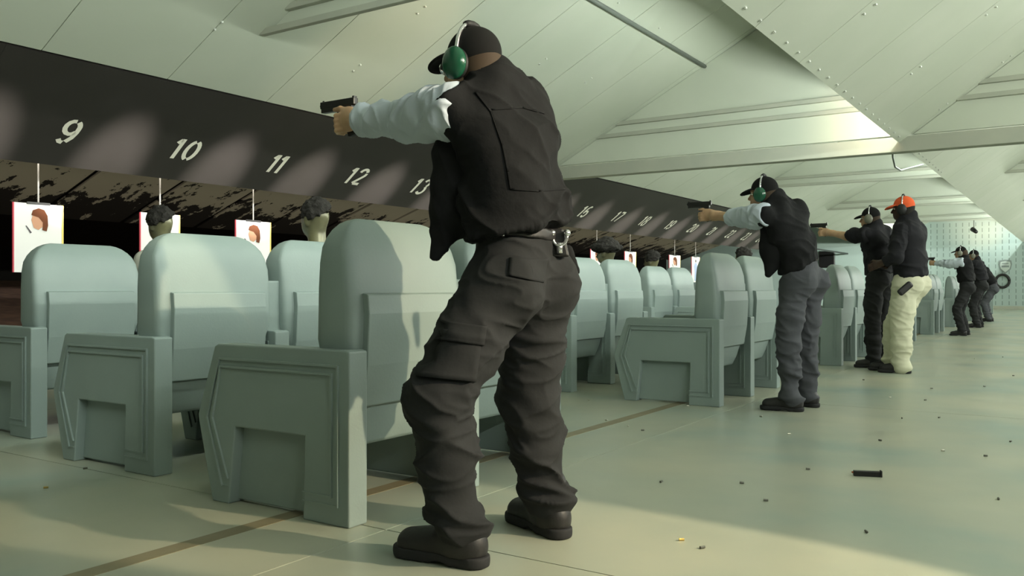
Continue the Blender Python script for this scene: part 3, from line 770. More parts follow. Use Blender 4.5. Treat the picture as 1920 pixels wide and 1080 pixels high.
        vv = folds(vv, qq, .020*S*wr, ax*1.0+V3((0, 0, .75)), 13/S, 3.2, 41)
        vv = folds(vv, qq, .008*S*wr, ax+V3((0, 0, -.5)), 28/S, 3.0, 47)
        parts['sleeve'+s_] = to_obj('sleeve', vv, qq, sleeve, root)
    # ---- body: head, neck, torso core, arms, hands, legs in one continuous surface
    hb = hb or h
    pts = [J['head']+U*.15*S, J['head']+Fh*.16*S, J['ankL'], J['ankR'], J['wrL'], J['wrR'], J['shL'], J['shR'], J['elL'], J['elR']]
    G = J.get('grip'); 
    if G is not None: pts += [G+F*.08, G-F*.08]
    lo, hi = bounds(pts, .13*S); lo[2] = max(lo[2], .03); v = Vol(lo, hi, hb)
    H = J['head']; HS = S*hs
    v.ell(H+Uh*.025*HS-Fh*.012*HS, (.098*HS, .077*HS, .098*HS), (Fh, Rh, Uh), k=.02)          # skull
    v.ell(H-Uh*.055*HS+Fh*.028*HS, (.068*HS, .058*HS, .066*HS), (Fh, Rh, Uh), k=.035)           # face and jaw
    v.ell(H-Uh*.098*HS+Fh*.068*HS, (.022*HS, .026*HS, .018*HS), (Fh, Rh, Uh), k=.03)            # chin
    v.ecap(H+Uh*.005*HS+Fh*.088*HS, H-Uh*.038*HS+Fh*.110*HS, .009*HS, .015*HS, Rh, .015)         # nose
    v.ecap(H+Uh*.018*HS+Fh*.080*HS-Rh*.04*HS, H+Uh*.018*HS+Fh*.080*HS+Rh*.04*HS, .012*HS, .012*HS, Rh, .02)   # brow
    for a in (-.032, .032): v.ell(H+Uh*-.002*HS+Fh*.090*HS+Rh*a*HS, (.012*HS, .016*HS, .010*HS), (Fh, Rh, Uh), k=.012, op='-')
    for dz, rr in ((-.064, .008), (-.076, .009)): v.ecap(H+Uh*dz*HS+Fh*.090*HS-Rh*.018*HS, H+Uh*dz*HS+Fh*.090*HS+Rh*.018*HS, rr*HS, rr*HS, Rh, .008)   # lips
    for a in (-1, 1): v.ell(H-Uh*.012*HS-Fh*.008*HS+Rh*a*.078*HS, (.026*HS, .010*HS, .034*HS), (Fh, Rh, Uh), k=.01)
    v.ecap(H-Uh*.06*S-Fh*.02*S, nk-up*.03*S, .056*S, .062*S, R, .03)
    v.ecap(nk-up*.05*S, ch, (.13*S, .08*S), (.15*S, .10*S), R, .05); v.ecap(ch, wa, (.15*S, .10*S), (.14*S, .09*S), R, .04); v.ecap(wa, hipM, (.14*S, .09*S), (.15*S, .10*S), R, .04)
    for s_ in 'LR':
        v.ecap(J['hip'+s_], J['knee'+s_], .072*S, .055*S, R, .04); v.ecap(J['knee'+s_], J['ank'+s_], .055*S, .038*S, R, .03)
        v.ecap(nk-up*.06*S, lerp(J['sh'+s_], nk, .12), .06*S, .046*S, R, .04)
        v.ecap(lerp(J['sh'+s_], J['el'+s_], .1), J['el'+s_], .050*S, .046*S, R, .03); v.ecap(J['el'+s_], J['wr'+s_], .046*S, .031*S, R, .03)
    fr = .0095*S
    if G is not None:
        for s_, a in (('L', -1.0), ('R', 1.0)):
            w_ = J['wr'+s_]; pc = G-F*.035*S+R*a*.030*S-U*.012*S
            v.ecap(w_, pc-F*.01*S, (.033*S, .031*S), (.040*S, .026*S), U, .03)
            v.ell(pc, (.042*S, .021*S, .045*S), (F, R, U), k=.02)
            o2 = .012 if s_ == 'L' else 0
            for i in range(4):
                zz = U*(.012-.0195*i-(.006 if s_ == 'L' else 0))*S; ln = (1.0, 1.06, 1.0, .86)[i]
                p0 = pc+F*.012*S+zz+U*.012*S+R*a*.004*S; p1 = G+F*.018*S*ln+R*a*(.027+o2)*S+zz; p2 = G+F*(.034+o2)*S*ln+R*a*.008*S+zz; p3 = G+F*(.026+o2)*S+R*-a*.022*S+zz
                v.ecap(p0, p1, fr*1.08, fr, R, .006); v.ecap(p1, p2, fr, fr*.95, R, .004); v.ecap(p2, p3, fr*.95, fr*.85, R, .004)
            t0 = pc+U*.028*S-F*.01*S; t1 = G+R*a*.026*S+U*(.034+(.0 if s_ == 'L' else .008))*S+F*.008*S; t2 = t1+F*.035*S-R*a*.004*S
            v.ecap(t0, t1, fr*1.35, fr*1.15, R, .012); v.ecap(t1, t2, fr*1.12, fr*.9, R, .006)
    else:
        for s_, a in (('L', -1.0), ('R', 1.0)):
            el, w_ = J['el'+s_], J['wr'+s_]; dd = nrm(w_-el); sd = nrm(np.cross(dd, V3((R*a))))
            pc = w_+dd*.05*S; v.ecap(w_, pc, (.032*S, .026*S), (.042*S, .020*S), U, .02)
            pn = nrm(-R*a + dd*.2)
            acr = nrm(np.cross(dd, pn))
            for i in range(4):
                b0 = pc+dd*.025*S+acr*(-.03+.020*i)*S; ln = (.9, 1.0, .95, .8)[i]
                p1 = b0+dd*.034*S*ln; p2 = p1+(dd*.024+pn*.014)*S*ln; p3 = p2+(dd*.012+pn*.020)*S*ln
                v.ecap(b0-dd*.02*S, p1, fr, fr*.95, R, .006); v.ecap(p1, p2, fr*.95, fr*.9, R, .004); v.ecap(p2, p3, fr*.9, fr*.8, R, .004)
            t0 = w_+dd*.02*S-acr*.03*S; t1 = t0+(dd*.03-acr*.022+pn*.01)*S; v.ecap(t0, t1, fr*1.4, fr*1.15, R, .01); v.ecap(t1, t1+(dd*.03+pn*.008)*S, fr*1.1, fr*.9, R, .005)
    vv, qq = v.mesh(); parts['body'] = to_obj('body', vv, qq, skin, root)
    for a in (-.032, .032):
        e = MB().ellipsoid(Vector(H+Uh*.0*HS+Fh*.078*HS+Rh*a*HS), (Vector(Fh), Vector(Rh), Vector(Uh)), (.012*HS,)*3, 10, 6)
        local(e.build('eye', 'eye', None, True), root)
    # ---- hair
    v = Vol(*bounds([H], .2*HS), max(h*.8, .006))
    v.ell(H+Uh*.012*HS-Fh*.022*HS, (.098*HS, .082*HS, .106*HS), (Fh, Rh, Uh), k=.01)
    v.cut(H+Fh*.0*HS, Fh); v.cut(H-Uh*.095*HS, -Uh); v.ecap(H-Uh*.05*HS-Fh*.035*HS, H-Uh*.10*HS-Fh*.045*HS, .070*HS, .064*HS, Rh, .03); v.cut(H-Fh*.012*HS, Fh)
    if long_hair: v.ecap(H-Fh*.08*HS, H-Fh*.13*HS-U*.28*HS, .06*HS, .05*HS, Rh, .04)
    parts['hair'] = to_obj('hair', *v.mesh(), hair, root)
    # ---- cap with brim
    if cap:
        ct = nrm(Uh+Fh*.08); cf = nrm(Fh-ct*(Fh@ct))
        v = Vol(*bounds([H, H+Fh*.2*HS], .18*HS), max(h*.7, .005))
        v.ell(H+Uh*.034*HS-Fh*.012*HS, (.108*HS, .089*HS, .102*HS), (cf, Rh, ct), k=.01)
        v.cut(H+Uh*.024*HS+Fh*.05*HS, -ct+Fh*.42)
        cp = to_obj('cap', *v.mesh(), cap, root)
        v = Vol(*bounds([H+Fh*.12*HS], .17*HS), max(h*.5, .004))
        v.ell(H+Uh*.022*HS+Fh*.098*HS, (.092*HS, .080*HS, .020*HS), (nrm(cf-ct*.22), Rh, nrm(ct+cf*.22)), k=0)
        v.ell(H+Uh*.000*HS+Fh*.098*HS, (.095*HS, .095*HS, .026*HS), (nrm(cf-ct*.22), Rh, nrm(ct+cf*.22)), k=0, op='-')
        v.ell(H+Uh*.034*HS-Fh*.012*HS, (.098*HS, .079*HS, .092*HS), (cf, Rh, ct), k=0, op='-')
        bo = to_obj('brim', *v.mesh(), cap, None); bo.parent = cp
    # ---- ear muffs
    if muff:
        arc_ = [H+Rh*(.100*HS*math.cos(t))+Uh*(.0*HS+.148*HS*max(math.sin(t), 0)**.8)-Fh*.005*HS for t in np.linspace(0, math.pi, 15)]
        mo = local(MB().tube([Vector(p) for p in arc_], .0075*HS, 8).build('ear_muffs', 'steel', None, True), root)
        pd = MB().tube([Vector(p_) for p_ in arc_[5:10]], .013*HS, 8).build('band_pad', 'pad', None, True); pd.parent = mo
        for a in (-1, 1):
            c = H+Rh*a*.112*HS-Uh*.018*HS-Fh*.004*HS
            for nm_, mt, cc, rr in (('ear_cup', muff, c, (.050*HS, .031*HS, .060*HS)), ('cup_cushion', 'pad', c-Rh*a*.022*HS, (.047*HS, .018*HS, .056*HS))):
                e = MB().ellipsoid(Vector(cc), (Vector(Fh), Vector(Rh), Vector(Uh)), rr, 20, 12).build(nm_, mt, None, True)
                e.parent = mo
    return parts

def bvh_of(o):
    me = o.data; M_ = o.matrix_parent_inverse.copy() if o.parent else Matrix()
    T = (Matrix.Translation(o.parent.location) @ M_) if o.parent else Matrix()
    return BVHTree.FromPolygons([T @ v.co for v in me.vertices], [tuple(p.vertices) for p in me.polygons])
def patch(name, m, quad, bvh, parent, lift=.008, n=10, sub=None, dmax=9):
    """cloth patch (pocket, flap, seam) laid on a garment: quad of photo points dropped onto its surface"""
    o = Vector((0, 0, CAMH)); q = [Vector(p) for p in quad]; vs = []; ok = True
    nu = nv = n
    base = []
    for j in range(nv+1):
        for i in range(nu+1):
            u, v_ = i/nu, j/nv
            a = q[0].lerp(q[1], u); b = q[3].lerp(q[2], u); p = a.lerp(b, v_)
            d = (P(p[0], p[1], 1.0)-o).normalized(); hit = bvh.ray_cast(o, d, dmax)
            base.append(hit[0] if hit[0] is not None else None)
    known = [b for b in base if b is not None]
    if not known: return None
    cen = sum(known, Vector())/len(known)
    base = [b if b is not None else cen for b in base]
    W = nu+1
    for _ in range(2):                  # smooth the drape
        nb_ = []
        for j in range(nv+1):
            for i in range(nu+1):
                s_ = Vector(); c_ = 0
                for dj, di in ((0, 0), (1, 0), (-1, 0), (0, 1), (0, -1)):
                    if 0 <= j+dj <= nv and 0 <= i+di <= nu: s_ += base[(j+dj)*W+i+di]; c_ += 1
                nb_.append(s_/c_ if 0 < i < nu and 0 < j < nv else base[j*W+i])
        base = nb_
    vs = []
    for b in base: vs.append(b + (o-b).normalized()*lift)
    back = [b - (o-b).normalized()*.012 for b in base]
    fs = []; K = len(vs)
    for j in range(nv):
        for i in range(nu):
            a = j*W+i; fs.append((a, a+1, a+W+1, a+W)); fs.append((K+a, K+a+W, K+a+W+1, K+a+1))
    rim = [i for i in range(W)] + [W*j+nu for j in range(1, nv+1)] + [W*nv+i for i in range(nu-1, -1, -1)] + [W*j for j in range(nv-1, 0, -1)]
    for a, b in zip(rim, rim[1:]+rim[:1]): fs.append((b, a, K+a, K+b))
    ob = MB().add(vs+back, fs).build(name, m, None, True)
    ob.data.update()
    local(ob, parent); return ob

FX = V3((-1, 0, 0))
def PJ(px, py, d): return V3(P(px, py, d))

# ---- the large shooter
J1 = dict(ankL=PJ(862, 990, 2.82), ankR=PJ(1030, 942, 3.17), kneeL=PJ(822, 742, 2.80), kneeR=PJ(990, 742, 3.14),
  hipL=PJ(930, 552, 2.92), hipR=PJ(1006, 540, 3.10), waist=PJ(974, 455, 3.02), chest=PJ(950, 268, 3.01), neck=PJ(918, 158, 2.99), head=PJ(884, 121, 2.97),
  shL=PJ(850, 209, 2.86), shR=PJ(980, 204, 3.17), elL=PJ(768, 223, 3.04), elR=PJ(845, 225, 3.32), wrL=PJ(676, 226, 3.25), wrR=PJ(690, 229, 3.36), grip=PJ(650, 222, 3.36))
m1 = person('large man aiming a pistol, black cap and vest, pale sleeves, standing nearest the camera', J1, F=FX, h=.0062, hb=.005, hem=PJ(970, 431, 3.02),
            toeL=(-1, -.08, 0), toeR=(-1, .45, 0), trouser='trouser_black', leg=1.20, shoe=1.14, flare=1.13, bulk=1.03)
pistol(J1['grip']+V3((0, 0, .004)), (-1, 0, .0), (0, 1, 0), 'black pistol held out by the large man nearest the camera', .93)

# ---- second shooter, grey trousers
def mid(px, py, d): return PJ(px, py, d)
J2 = dict(ankL=mid(1483, 752, 6.32), ankR=mid(1515, 743, 6.56), kneeL=mid(1477, 648, 6.32), kneeR=mid(1511, 648, 6.55), hipL=mid(1488, 535, 6.36), hipR=mid(1516, 532, 6.55),
  waist=mid(1500, 492, 6.45), chest=mid(1474, 428, 6.43), neck=mid(1448, 382, 6.42), head=mid(1431, 363, 6.42), shL=mid(1432, 404, 6.26), shR=mid(1482, 402, 6.58),
  elL=mid(1394, 409, 6.46), elR=mid(1430, 410, 6.72), wrL=mid(1340, 405, 6.72), wrR=mid(1346, 404, 6.84), grip=mid(1322, 401, 6.83))
m2 = person('shooter leaning forward with black vest, green ear muffs and grey trousers, second from the camera', J2, h=.010, hb=.0075, trouser='trouser_grey', sleeve_t=.74, hem=mid(1495, 497, 6.45), toeL=(-1, -.1, 0), toeR=(-1, .3, 0))
pistol(J2['grip']+V3((0, 0, .02)), (-1, 0, 0), (0, 1, 0), 'black pistol aimed by the shooter in grey trousers')

# ---- third shooter, all in black
J3 = dict(ankL=mid(1640, 680, 9.72), ankR=mid(1662, 676, 9.95), kneeL=mid(1635, 605, 9.74), kneeR=mid(1655, 605, 9.95), hipL=mid(1640, 528, 9.76), hipR=mid(1659, 526, 9.95),
  waist=mid(1648, 497, 9.86), chest=mid(1642, 452, 9.85), neck=mid(1637, 425, 9.85), head=mid(1631, 409, 9.85), shL=mid(1621, 441, 9.70), shR=mid(1653, 440, 10.0),
  elL=mid(1588, 443, 9.92), elR=mid(1612, 444, 10.15), wrL=mid(1557, 437, 10.12), wrR=mid(1561, 437, 10.25), grip=mid(1543, 434, 10.24))
person('shooter dressed all in black with black cap, aiming beside the orange-capped man', J3, h=.011, hb=.009, top='shirt', sleeve='black_shirt', sleeve_t=.42, muff='muff_grey', hem=mid(1648, 512, 9.86))
pistol(J3['grip']+V3((0, 0, .02)), (-1, 0, 0), (0, 1, 0), 'black pistol aimed by the shooter dressed all in black')

# ---- instructor
J4 = dict(ankL=mid(1690, 690, 9.12), ankR=mid(1671, 683, 9.36), kneeL=mid(1690, 612, 9.12), kneeR=mid(1678, 610, 9.34), hipL=mid(1696, 538, 9.14), hipR=mid(1712, 536, 9.30),
  waist=mid(1706, 508, 9.22), chest=mid(1703, 450, 9.22), neck=mid(1699, 411, 9.22), head=mid(1693, 391, 9.22), shL=mid(1690, 433, 9.08), shR=mid(1720, 431, 9.40),
  elL=mid(1679, 482, 8.98), elR=mid(1700, 485, 9.5), wrL=mid(1650, 494, 9.10), wrR=mid(1668, 492, 9.45))
J4['waist'] = mid(1706, 508, 9.22)
m4 = person('man in an orange cap, black top and pale khaki trousers standing behind the black-clad shooter', J4, h=.011, hb=.009, top='shirt', sleeve='black_shirt', sleeve_t=.86, cap='orange', muff='pad', skin='skin_dark',
       trouser='khaki', hair='hair_dark', scale=1.06, hem=mid(1706, 518, 9.22), bulk=1.10, leg=1.14, wr=.7)

# ---- far shooters
def far_pose(x, y, hgt, lean=.12, crouch=0.0, arm=1.0):
    s = hgt/1.75; b = V3((x, y, 0)); F = FX; R = V3((0, 1, 0)); U = V3((0, 0, 1))
    q = lambda f, r, u: b + (F*f + R*r + U*u)*s
    c = crouch
    return dict(ankL=q(0, -.19, .09), ankR=q(-.02, .19, .09), kneeL=q(.09+c*.5, -.17, .50-c*.1), kneeR=q(.07+c*.5, .17, .50-c*.1), hipL=q(-.06-c*.6, -.10, .90-c), hipR=q(-.06-c*.6, .10, .90-c),
      waist=q(-.06-c*.5, 0, 1.06-c), chest=q(.02+lean-c*.2, 0, 1.30-c), neck=q(.08+lean*1.6, 0, 1.49-c), head=q(.14+lean*1.9, 0, 1.60-c), shL=q(.07+lean*1.3, -.19, 1.41-c), shR=q(.07+lean*1.3, .19, 1.41-c),
      elL=q(.31+lean*1.3, -.17, 1.38-c), elR=q(.31+lean*1.3, .17, 1.38-c), wrL=q(.53+lean*1.3, -.05, 1.41-c), wrR=q(.53+lean*1.3, .05, 1.41-c), grip=q(.61+lean*1.3, 0, 1.42-c))
J5 = far_pose(-1.86, 18.45, 1.72, -.05); J6 = far_pose(-1.95, 22.3, 1.80, -.03); J7 = far_pose(-2.05, 26.4, 1.74, .06, .05)
person('distant white-sleeved shooter with long brown hair, nearest of the three far figures', J5, h=.016, hb=.012, trouser='trouser_black', muff='muff_grey', long_hair=True, scale=.97)
pistol(J5['grip']+V3((0, 0, .02)), (-1, 0, 0), (0, 1, 0), 'pistol aimed by the distant shooter with long brown hair')
person('distant dark-clothed shooter half hidden, middle of the three far figures', J6, h=.016, hb=.013, top='shirt', sleeve='black_shirt', muff='muff_grey')
pistol(J6['grip']+V3((0, 0, .02)), (-1, 0, 0), (0, 1, 0), 'pistol aimed by the middle one of three far shooters')
person('farthest crouching shooter in a dark vest with pale sleeves', J7, h=.016, hb=.013, trouser='trouser_grey', muff='muff_grey')
pistol(J7['grip']+V3((0, 0, .02)), (-1, 0, 0), (0, 1, 0), 'pistol aimed by the farthest crouching shooter')

# ================================================================= HERO DETAILS
tb = bvh_of(m1['trousers'])
def PL(px, py, d): return Vector(P(px, py, d))
cp_ = patch('cargo_pocket', 'trouser_black', [(800, 612), (906, 626), (893, 716), (780, 705)], tb, m1['root'], .020)
patch('pocket_flap', 'trouser_black', [(798, 596), (914, 612), (908, 648), (790, 632)], tb, m1['root'], .027)
patch('back_pocket_flap', 'trouser_black', [(957, 482), (1028, 485), (1020, 530), (953, 516)], tb, m1['root'], .009)
# open front of the vest hanging away from the body
v = Vol(*bounds([PJ(840, 240, 2.95), PJ(825, 500, 2.95)], .25), .008)
f0 = [(866, 235, 2.95, .070, .050), (860, 290, 2.96, .090, .060), (862, 350, 2.97, .095, .060), (852, 395, 2.98, .080, .045), (830, 440, 2.97, .044, .022), (816, 484, 2.96, .020, .012)]
for a, b in zip(f0[:-1], f0[1:]):
    v.ecap(PJ(*a[:3]), PJ(*b[:3]), (a[3], a[4]), (b[3], b[4]), (CT, ST, 0), .02)
v.ecap(PJ(838, 400, 2.98), PJ(900, 425, 2.98), (.05, .055), (.05, .045), (CT, ST, 0), .04)
vv, qq = v.mesh(); vv = folds(vv, qq, .010, (.6, .2, .3), 12, 3, 61)
to_obj('vest_front', vv, qq, 'vest', m1['root'])
v = Vol(*bounds([PJ(1080, 500, 3.2)], .2), .008)
v.ecap(PJ(1060, 470, 3.22), PJ(1079, 512, 3.22), (.03, .02), (.020, .010), (CT, ST, 0), .02)
to_obj('vest_front', *v.mesh(), 'vest', m1['root'])
# handcuff pouch with bright clips on the belt, and belt buckle clip
hitb = tb.ray_cast(Vector((0, 0, CAMH)), (PL(1046, 455, 1)-Vector((0, 0, CAMH))).normalized(), 6)
pc = hitb[0] if hitb[0] is not None else PL(1046, 455, 2.9)
dv = (Vector((0, 0, CAMH))-pc).normalized(); rt = Vector((CT, ST, 0)); upv = Vector((0, 0, 1))
pz = local(MB().obox(pc+dv*.012, (rt, dv, (upv*.95-rt*.2).normalized()), (.030, .020, .050)).build('belt_pouch', 'leather', bevel=.008), m1['root'])
q = pc+dv*.040+upv*.012+rt*.006
ring = [q+rt*(.026*math.cos(t))+upv*(.012+.034*math.sin(t)) for t in np.linspace(math.pi*.95, math.pi*2.05, 9)]
e = MB().tube(ring, .006, 8).ellipsoid(ring[0]+upv*.004, (rt, dv, upv), (.0125,)*3, 10, 7).ellipsoid(ring[-1]+upv*.004, (rt, dv, upv), (.0125,)*3, 10, 7).obox(q-upv*.030, (rt, dv, upv), (.010, .005, .018)).build('handcuffs', 'steel', None, True); e.parent = pz
hit2 = tb.ray_cast(Vector((0, 0, CAMH)), (PL(938, 437, 1)-Vector((0, 0, CAMH))).normalized(), 6)
pk = (hit2[0] if hit2[0] is not None else PL(938, 437, 2.85))
local(MB().tube([pk+dv*.03-rt*.015, pk+dv*.035, pk+dv*.03+rt*.014-upv*.008], .006, 8).build('key_clip', 'steel', None, True), m1['root'])
# sewn seams of the vest
vb = bvh_of(m1['torso'])
def seam(pts, wpx=3.2):
    for (x0, y0), (x1, y1) in zip(pts[:-1], pts[1:]):
        n_ = Vector((y1-y0, x0-x1)).normalized()*wpx/2
        patch('seam', 'vest', [(x0-n_[0], y0-n_[1]), (x1-n_[0], y1-n_[1]), (x1+n_[0], y1+n_[1]), (x0+n_[0], y0+n_[1])], vb, m1['root'], .005, 6)
seam([(892, 172), (921, 208), (943, 272), (953, 322), (958, 354)]); seam([(921, 205), (980, 201), (1022, 212)], 2.6); seam([(958, 354), (1010, 358), (1060, 354)], 2.6)
# safety glasses
H = J1['head']; S_ = .93
gm = MB().tube([Vector(H+FX*(.088*S_)-V3((0, 1, 0))*(.062*S_)+V3((0, 0, -.004))), Vector(H+FX*(.02)-V3((0, 1, 0))*(.082*S_))], .003, 6)
gm.ellipsoid(Vector(H+FX*(.094*S_)-V3((0, .036*S_, .010))), (Vector((-1, 0, 0)), Vector((0, 1, 0)), Vector((0, 0, 1))), (.012, .032, .024), 14, 8)
gm.ellipsoid(Vector(H+FX*(.094*S_)+V3((0, .036*S_, -.010))), (Vector((-1, 0, 0)), Vector((0, 1, 0)), Vector((0, 0, 1))), (.012, .032, .024), 14, 8)
local(gm.build('safety_glasses', 'lens', None, True), m1['root'])
# instructor's holster
local(MB().obox(PL(1697, 541, 8.93), ((rt*.75+upv*.65).normalized(), dv, (upv*.75-rt*.65).normalized()), (.085, .03, .035)).build('holster', 'leather', bevel=.02), m4['root'])

# open vest front of the second shooter
v = Vol(*bounds([PJ(1435, 420, 6.4), PJ(1440, 525, 6.4)], .25), .012)
v.ecap(PJ(1457, 425, 6.37), PJ(1456, 470, 6.39), (.125, .08), (.115, .08), (CT, ST, 0), .03); v.ecap(PJ(1456, 470, 6.39), PJ(1440, 516, 6.38), (.115, .08), (.025, .02), (CT, ST, 0), .05)
to_obj('vest_front', *v.mesh(), 'vest', m2['root'])
# ================================================================= DUMMIES IN THE SEATS
def dummy(px, py, d, label, hairk=None, hr=1.0, seat_z=.5, turn=0.0):
    H = PJ(px, py, d); Fd = nrm((-1, turn, 0)); R = np.cross(Fd, V3((0, 0, 1))); U = V3((0, 0, 1))
    root = empty('seat_dummy', (float(H[0]), float(H[1]), seat_z)); s = 1.0
    b = V3((H[0]+.06, H[1], seat_z+.12))
    v = Vol(*bounds([H, b, b+Fd*.5], .30), .013)
    v.ell(H+U*.02, (.098, .078, .105), (Fd, R, U)); v.ell(H-U*.05+Fd*.03, (.066, .056, .066), (Fd, R, U), k=.03)
    v.ecap(H-U*.01+Fd*.09, H-U*.04+Fd*.108, .009, .014, R, .015)
    for a in (-1, 1): v.ell(H-U*.015+R*a*.078, (.024, .010, .032), (Fd, R, U), k=.01)
    v.ecap(H-U*.07-Fd*.015, H-U*.17-Fd*.02, .055, .06, R, .03)
    hd = to_obj('head', *v.mesh(), 'dummy', root)
    v = Vol(*bounds([H, b, b+Fd*.55, b-U*.1], .30), .014)
    sh = H-U*.26-Fd*.02
    v.ecap(sh, b, (.20, .10), (.17, .12), R, .05)
    for a in (-1, 1):
        v.ecap(sh+R*a*.15, sh+R*a*.19-U*.26+Fd*.03, .055, .05, R, .04); v.ecap(sh+R*a*.19-U*.26+Fd*.03, sh+R*a*.12-U*.28+Fd*.24, .045, .035, R, .03)
        v.ecap(b+R*a*.09-U*.02, b+R*a*.10+Fd*.42-U*.03, .085, .07, R, .04)
    v.cut((0, 0, seat_z+.005), (0, 0, -1))
    to_obj('torso', *v.mesh(), 'dummy_pale', root)
    if hairk:
        v = Vol(*bounds([H], .28), .010)
        if hairk == 'wide':
            v.ell(H+U*.055, (.155, .165, .055), (Fd, R, U), k=.02); v.ell(H+U*.075, (.11, .11, .085), (Fd, R, U), k=.03)
        else:
            v.ell(H+U*.028-Fd*.012, (.105*hr, .088*hr, .108*hr), (Fd, R, U), k=.01); v.cut(H+Fd*.045, nrm(Fd-U*.5)); v.cut(H+U*.035-R*.02, nrm(-U*1.0+R*.6))
        vv, qq = v.mesh(); vv = folds(vv, qq, .02, (0, .4, 1), 40, 1.5, 9)
        to_obj('wig', vv, qq, 'hair_dark', root)
    tag(root, label, 'dummy', 'mannequin dummies sitting in the benches')
dummy(301, 422, 6.33, 'mannequin head with dark hair in front of the target below number 10', 'cap', 1.05)
dummy(591, 412, 5.55, 'glossy olive mannequin head with dark crown above the seat below number 12', 'cap', 1.02)
dummy(1137, 474, 8.75, 'mannequin wearing a wide dark wig, just right of the largest man', 'wide')
dummy(1222, 490, 11.6, 'smaller dark-haired mannequin head between two far targets', 'cap', 1.1)
dummy(1393, 484, 11.65, 'mannequin with messy brown hair just in front of the man in grey trousers', 'cap', 1.15)

# ================================================================= FLOOR LITTER, WALL ITEMS
cas = {}
def casing(px, py, ang, kind):
    p = floor_at(px, py)
    if kind not in cas:
        mb = MB().tube([(-.0095, 0, 0), (-.0085, 0, 0), (-.008, 0, 0), (.0095, 0, 0)], [.0052, .0052, .0045, .0045], 10)
        o = mb.build('bullet_casing', {'b': 'brass', 'd': 'casing_dull', 'p': 'casing_pale'}[kind], None, True); cas[kind] = o.data
    else:
        o = bpy.data.objects.new('bullet_casing', cas[kind]); COL.objects.link(o)
    o.location = (p.x, p.y, .0053); o.rotation_euler = (0, 0, ang)
    return o
ORD = ['nearest', 'second nearest', 'third nearest', 'fourth nearest', 'fifth nearest', 'sixth nearest', 'seventh nearest', 'eighth nearest', 'ninth nearest', 'tenth nearest', 'eleventh nearest', 'twelfth nearest', 'thirteenth nearest', 'fourteenth nearest', 'fifteenth nearest', 'sixteenth nearest', 'seventeenth nearest', 'eighteenth nearest', 'nineteenth nearest', 'farthest']
KN = {'b': 'shiny brass', 'd': 'dull dark', 'p': 'pale'}; cnt_ = {}
for px, py, k_ in sorted([(86,916,'b'),(160,880,'d'),(1278,1014,'b'),(1317,1029,'d'),(1436,940,'d'),(1178,800,'p'),(1205,808,'d'),(1137,789,'p'),(1104,751,'p'),(1515,881,'d'),(1650,827,'d'),(1768,846,'p'),(1848,856,'d'),(1895,829,'d'),
   (1872,937,'d'),(1735,751,'d'),(1691,785,'d'),(1427,782,'p'),(1480,815,'p'),(1619,713,'d'),(1669,746,'p'),(1747,729,'d'),(1827,673,'p'),(1846,725,'d'),(1880,670,'d'),(1290,762,'p'),(1761,784,'d'),(1391,907,'d'),(1624,999,'d'),(1900,705,'d'),(1240,905,'d')], key=lambda t: -t[1]):
    o = casing(px, py, random.uniform(0, 3.1), k_); i_ = cnt_.get(k_, 0); cnt_[k_] = i_+1
    tag(o, '%s bullet casing on the floor, %s of its colour to the camera' % (KN[k_], ORD[i_]) if i_ < 19 else 'dull dark bullet casing on the floor, farthest of its colour', 'casing', KN[k_]+' casings scattered on the floor')
p = floor_at(1625, 893); mg = empty('pistol_magazine', (p.x, p.y, 0)); mg.rotation_euler = (0, 0, TH-.22)
MB().box((-.060, -.012, .0), (.060, .012, .026)).build('body', 'gun', mg, bevel=.003)
MB().box((.060, -.015, .0), (.068, .015, .030)).build('base_plate', 'gun', mg, bevel=.002)
MB().tube([(-.060, 0, .016), (-.068, 0, .018)], [.006, .003], 8).build('cartridge', 'copper', mg, True)
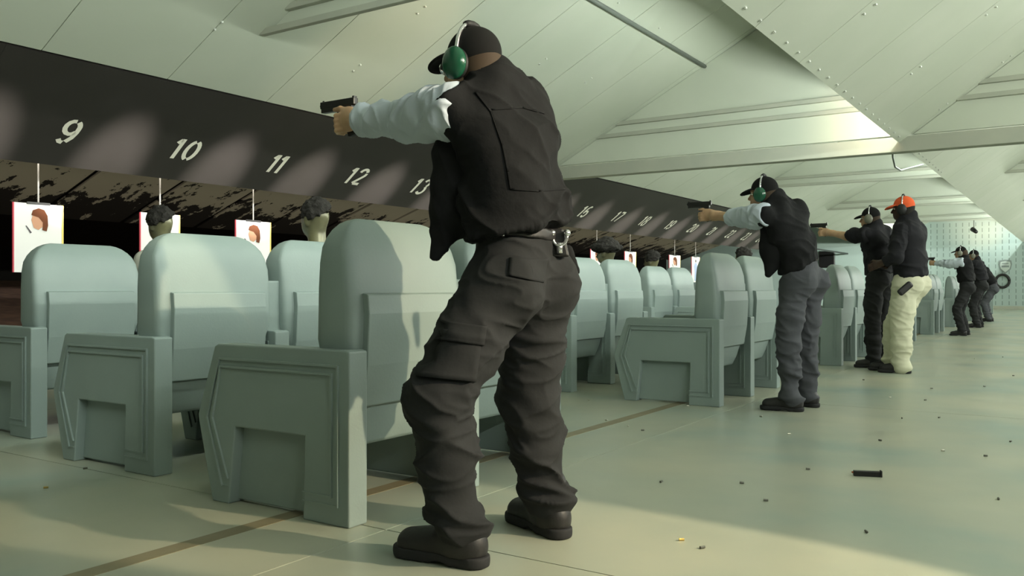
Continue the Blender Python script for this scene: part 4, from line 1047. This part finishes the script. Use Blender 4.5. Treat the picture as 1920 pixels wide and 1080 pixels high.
tag(mg, 'black pistol magazine with a copper round lying on the open floor', 'magazine')
def on_y(px, py, Y): return on_plane(px, py, (0, Y, 0), (0, 1, 0))
a = on_y(1880, 527, YF)
pts = [(a.x+.25*math.cos(t), YF-.07, a.z+.27*math.sin(t)) for t in np.linspace(0, 2*math.pi, 25)]
rg = MB().tube(pts, .055, 8).build('hose_ring', 'leather', None, True); tag(rg, 'black ring of coiled hose hung on the slotted end wall', 'hose')
a = on_y(1885, 500, YF)
sh_ = empty('shield_emblem', (a.x, YF-.01, a.z))
def shp(k): return [(x*k, z*k) for x, z in [(-.22,.26),(0,.30),(.22,.26),(.25,.10),(.20,-.12),(0,-.30),(-.20,-.12),(-.25,.10)]]
MB().prism(shp(1.0), 1, -.02, .009).build('plate', 'shield', sh_); MB().prism(shp(.78), 1, -.028, -.02).build('inner_field', 'shield2', sh_)
MB().box((-.14, -.034, -.03), (.14, -.028, .05)).build('crossbar', 'shield', sh_); MB().box((-.12, -.034, .11), (.12, -.028, .15)).build('crossbar', 'shield', sh_)
tag(sh_, 'grey shield-shaped emblem on the slotted end wall above the black ring', 'emblem')
a = on_y(1541, 471, 41.9); b_ = on_y(1560, 502, 41.9)
tv = empty('wall_monitor', ((a.x+b_.x)/2, 41.98, b_.z)); wv_ = (b_.x-a.x)/2+.12; hv = a.z-b_.z
MB().box((-wv_, -.12, 0), (wv_, .02, hv)).build('housing', 'gun', tv, bevel=.02); MB().box((-wv_+.08, -.125, .08), (wv_-.08, -.119, hv-.08)).build('screen', 'screen', tv)
tag(tv, 'black box-shaped monitor on the far wall behind the second shooter', 'monitor')

lp = on_y(1826, 432, 40.4)
sl_ = empty('spot_lamp', lp)
MB().tube([(.10, -.12, -.08), (-.06, .10, .06)], [.07, .10], 12).build('lamp_can', 'gun', sl_, True)
MB().tube([(0, 0, .05), (0, 0, Z1+(lp.x-X1)*S1-lp.z)], .02, 6).build('hanger', 'conduit', sl_)
tag(sl_, 'small dark spotlight hanging near the far end wall beside the warm glow', 'lamp')
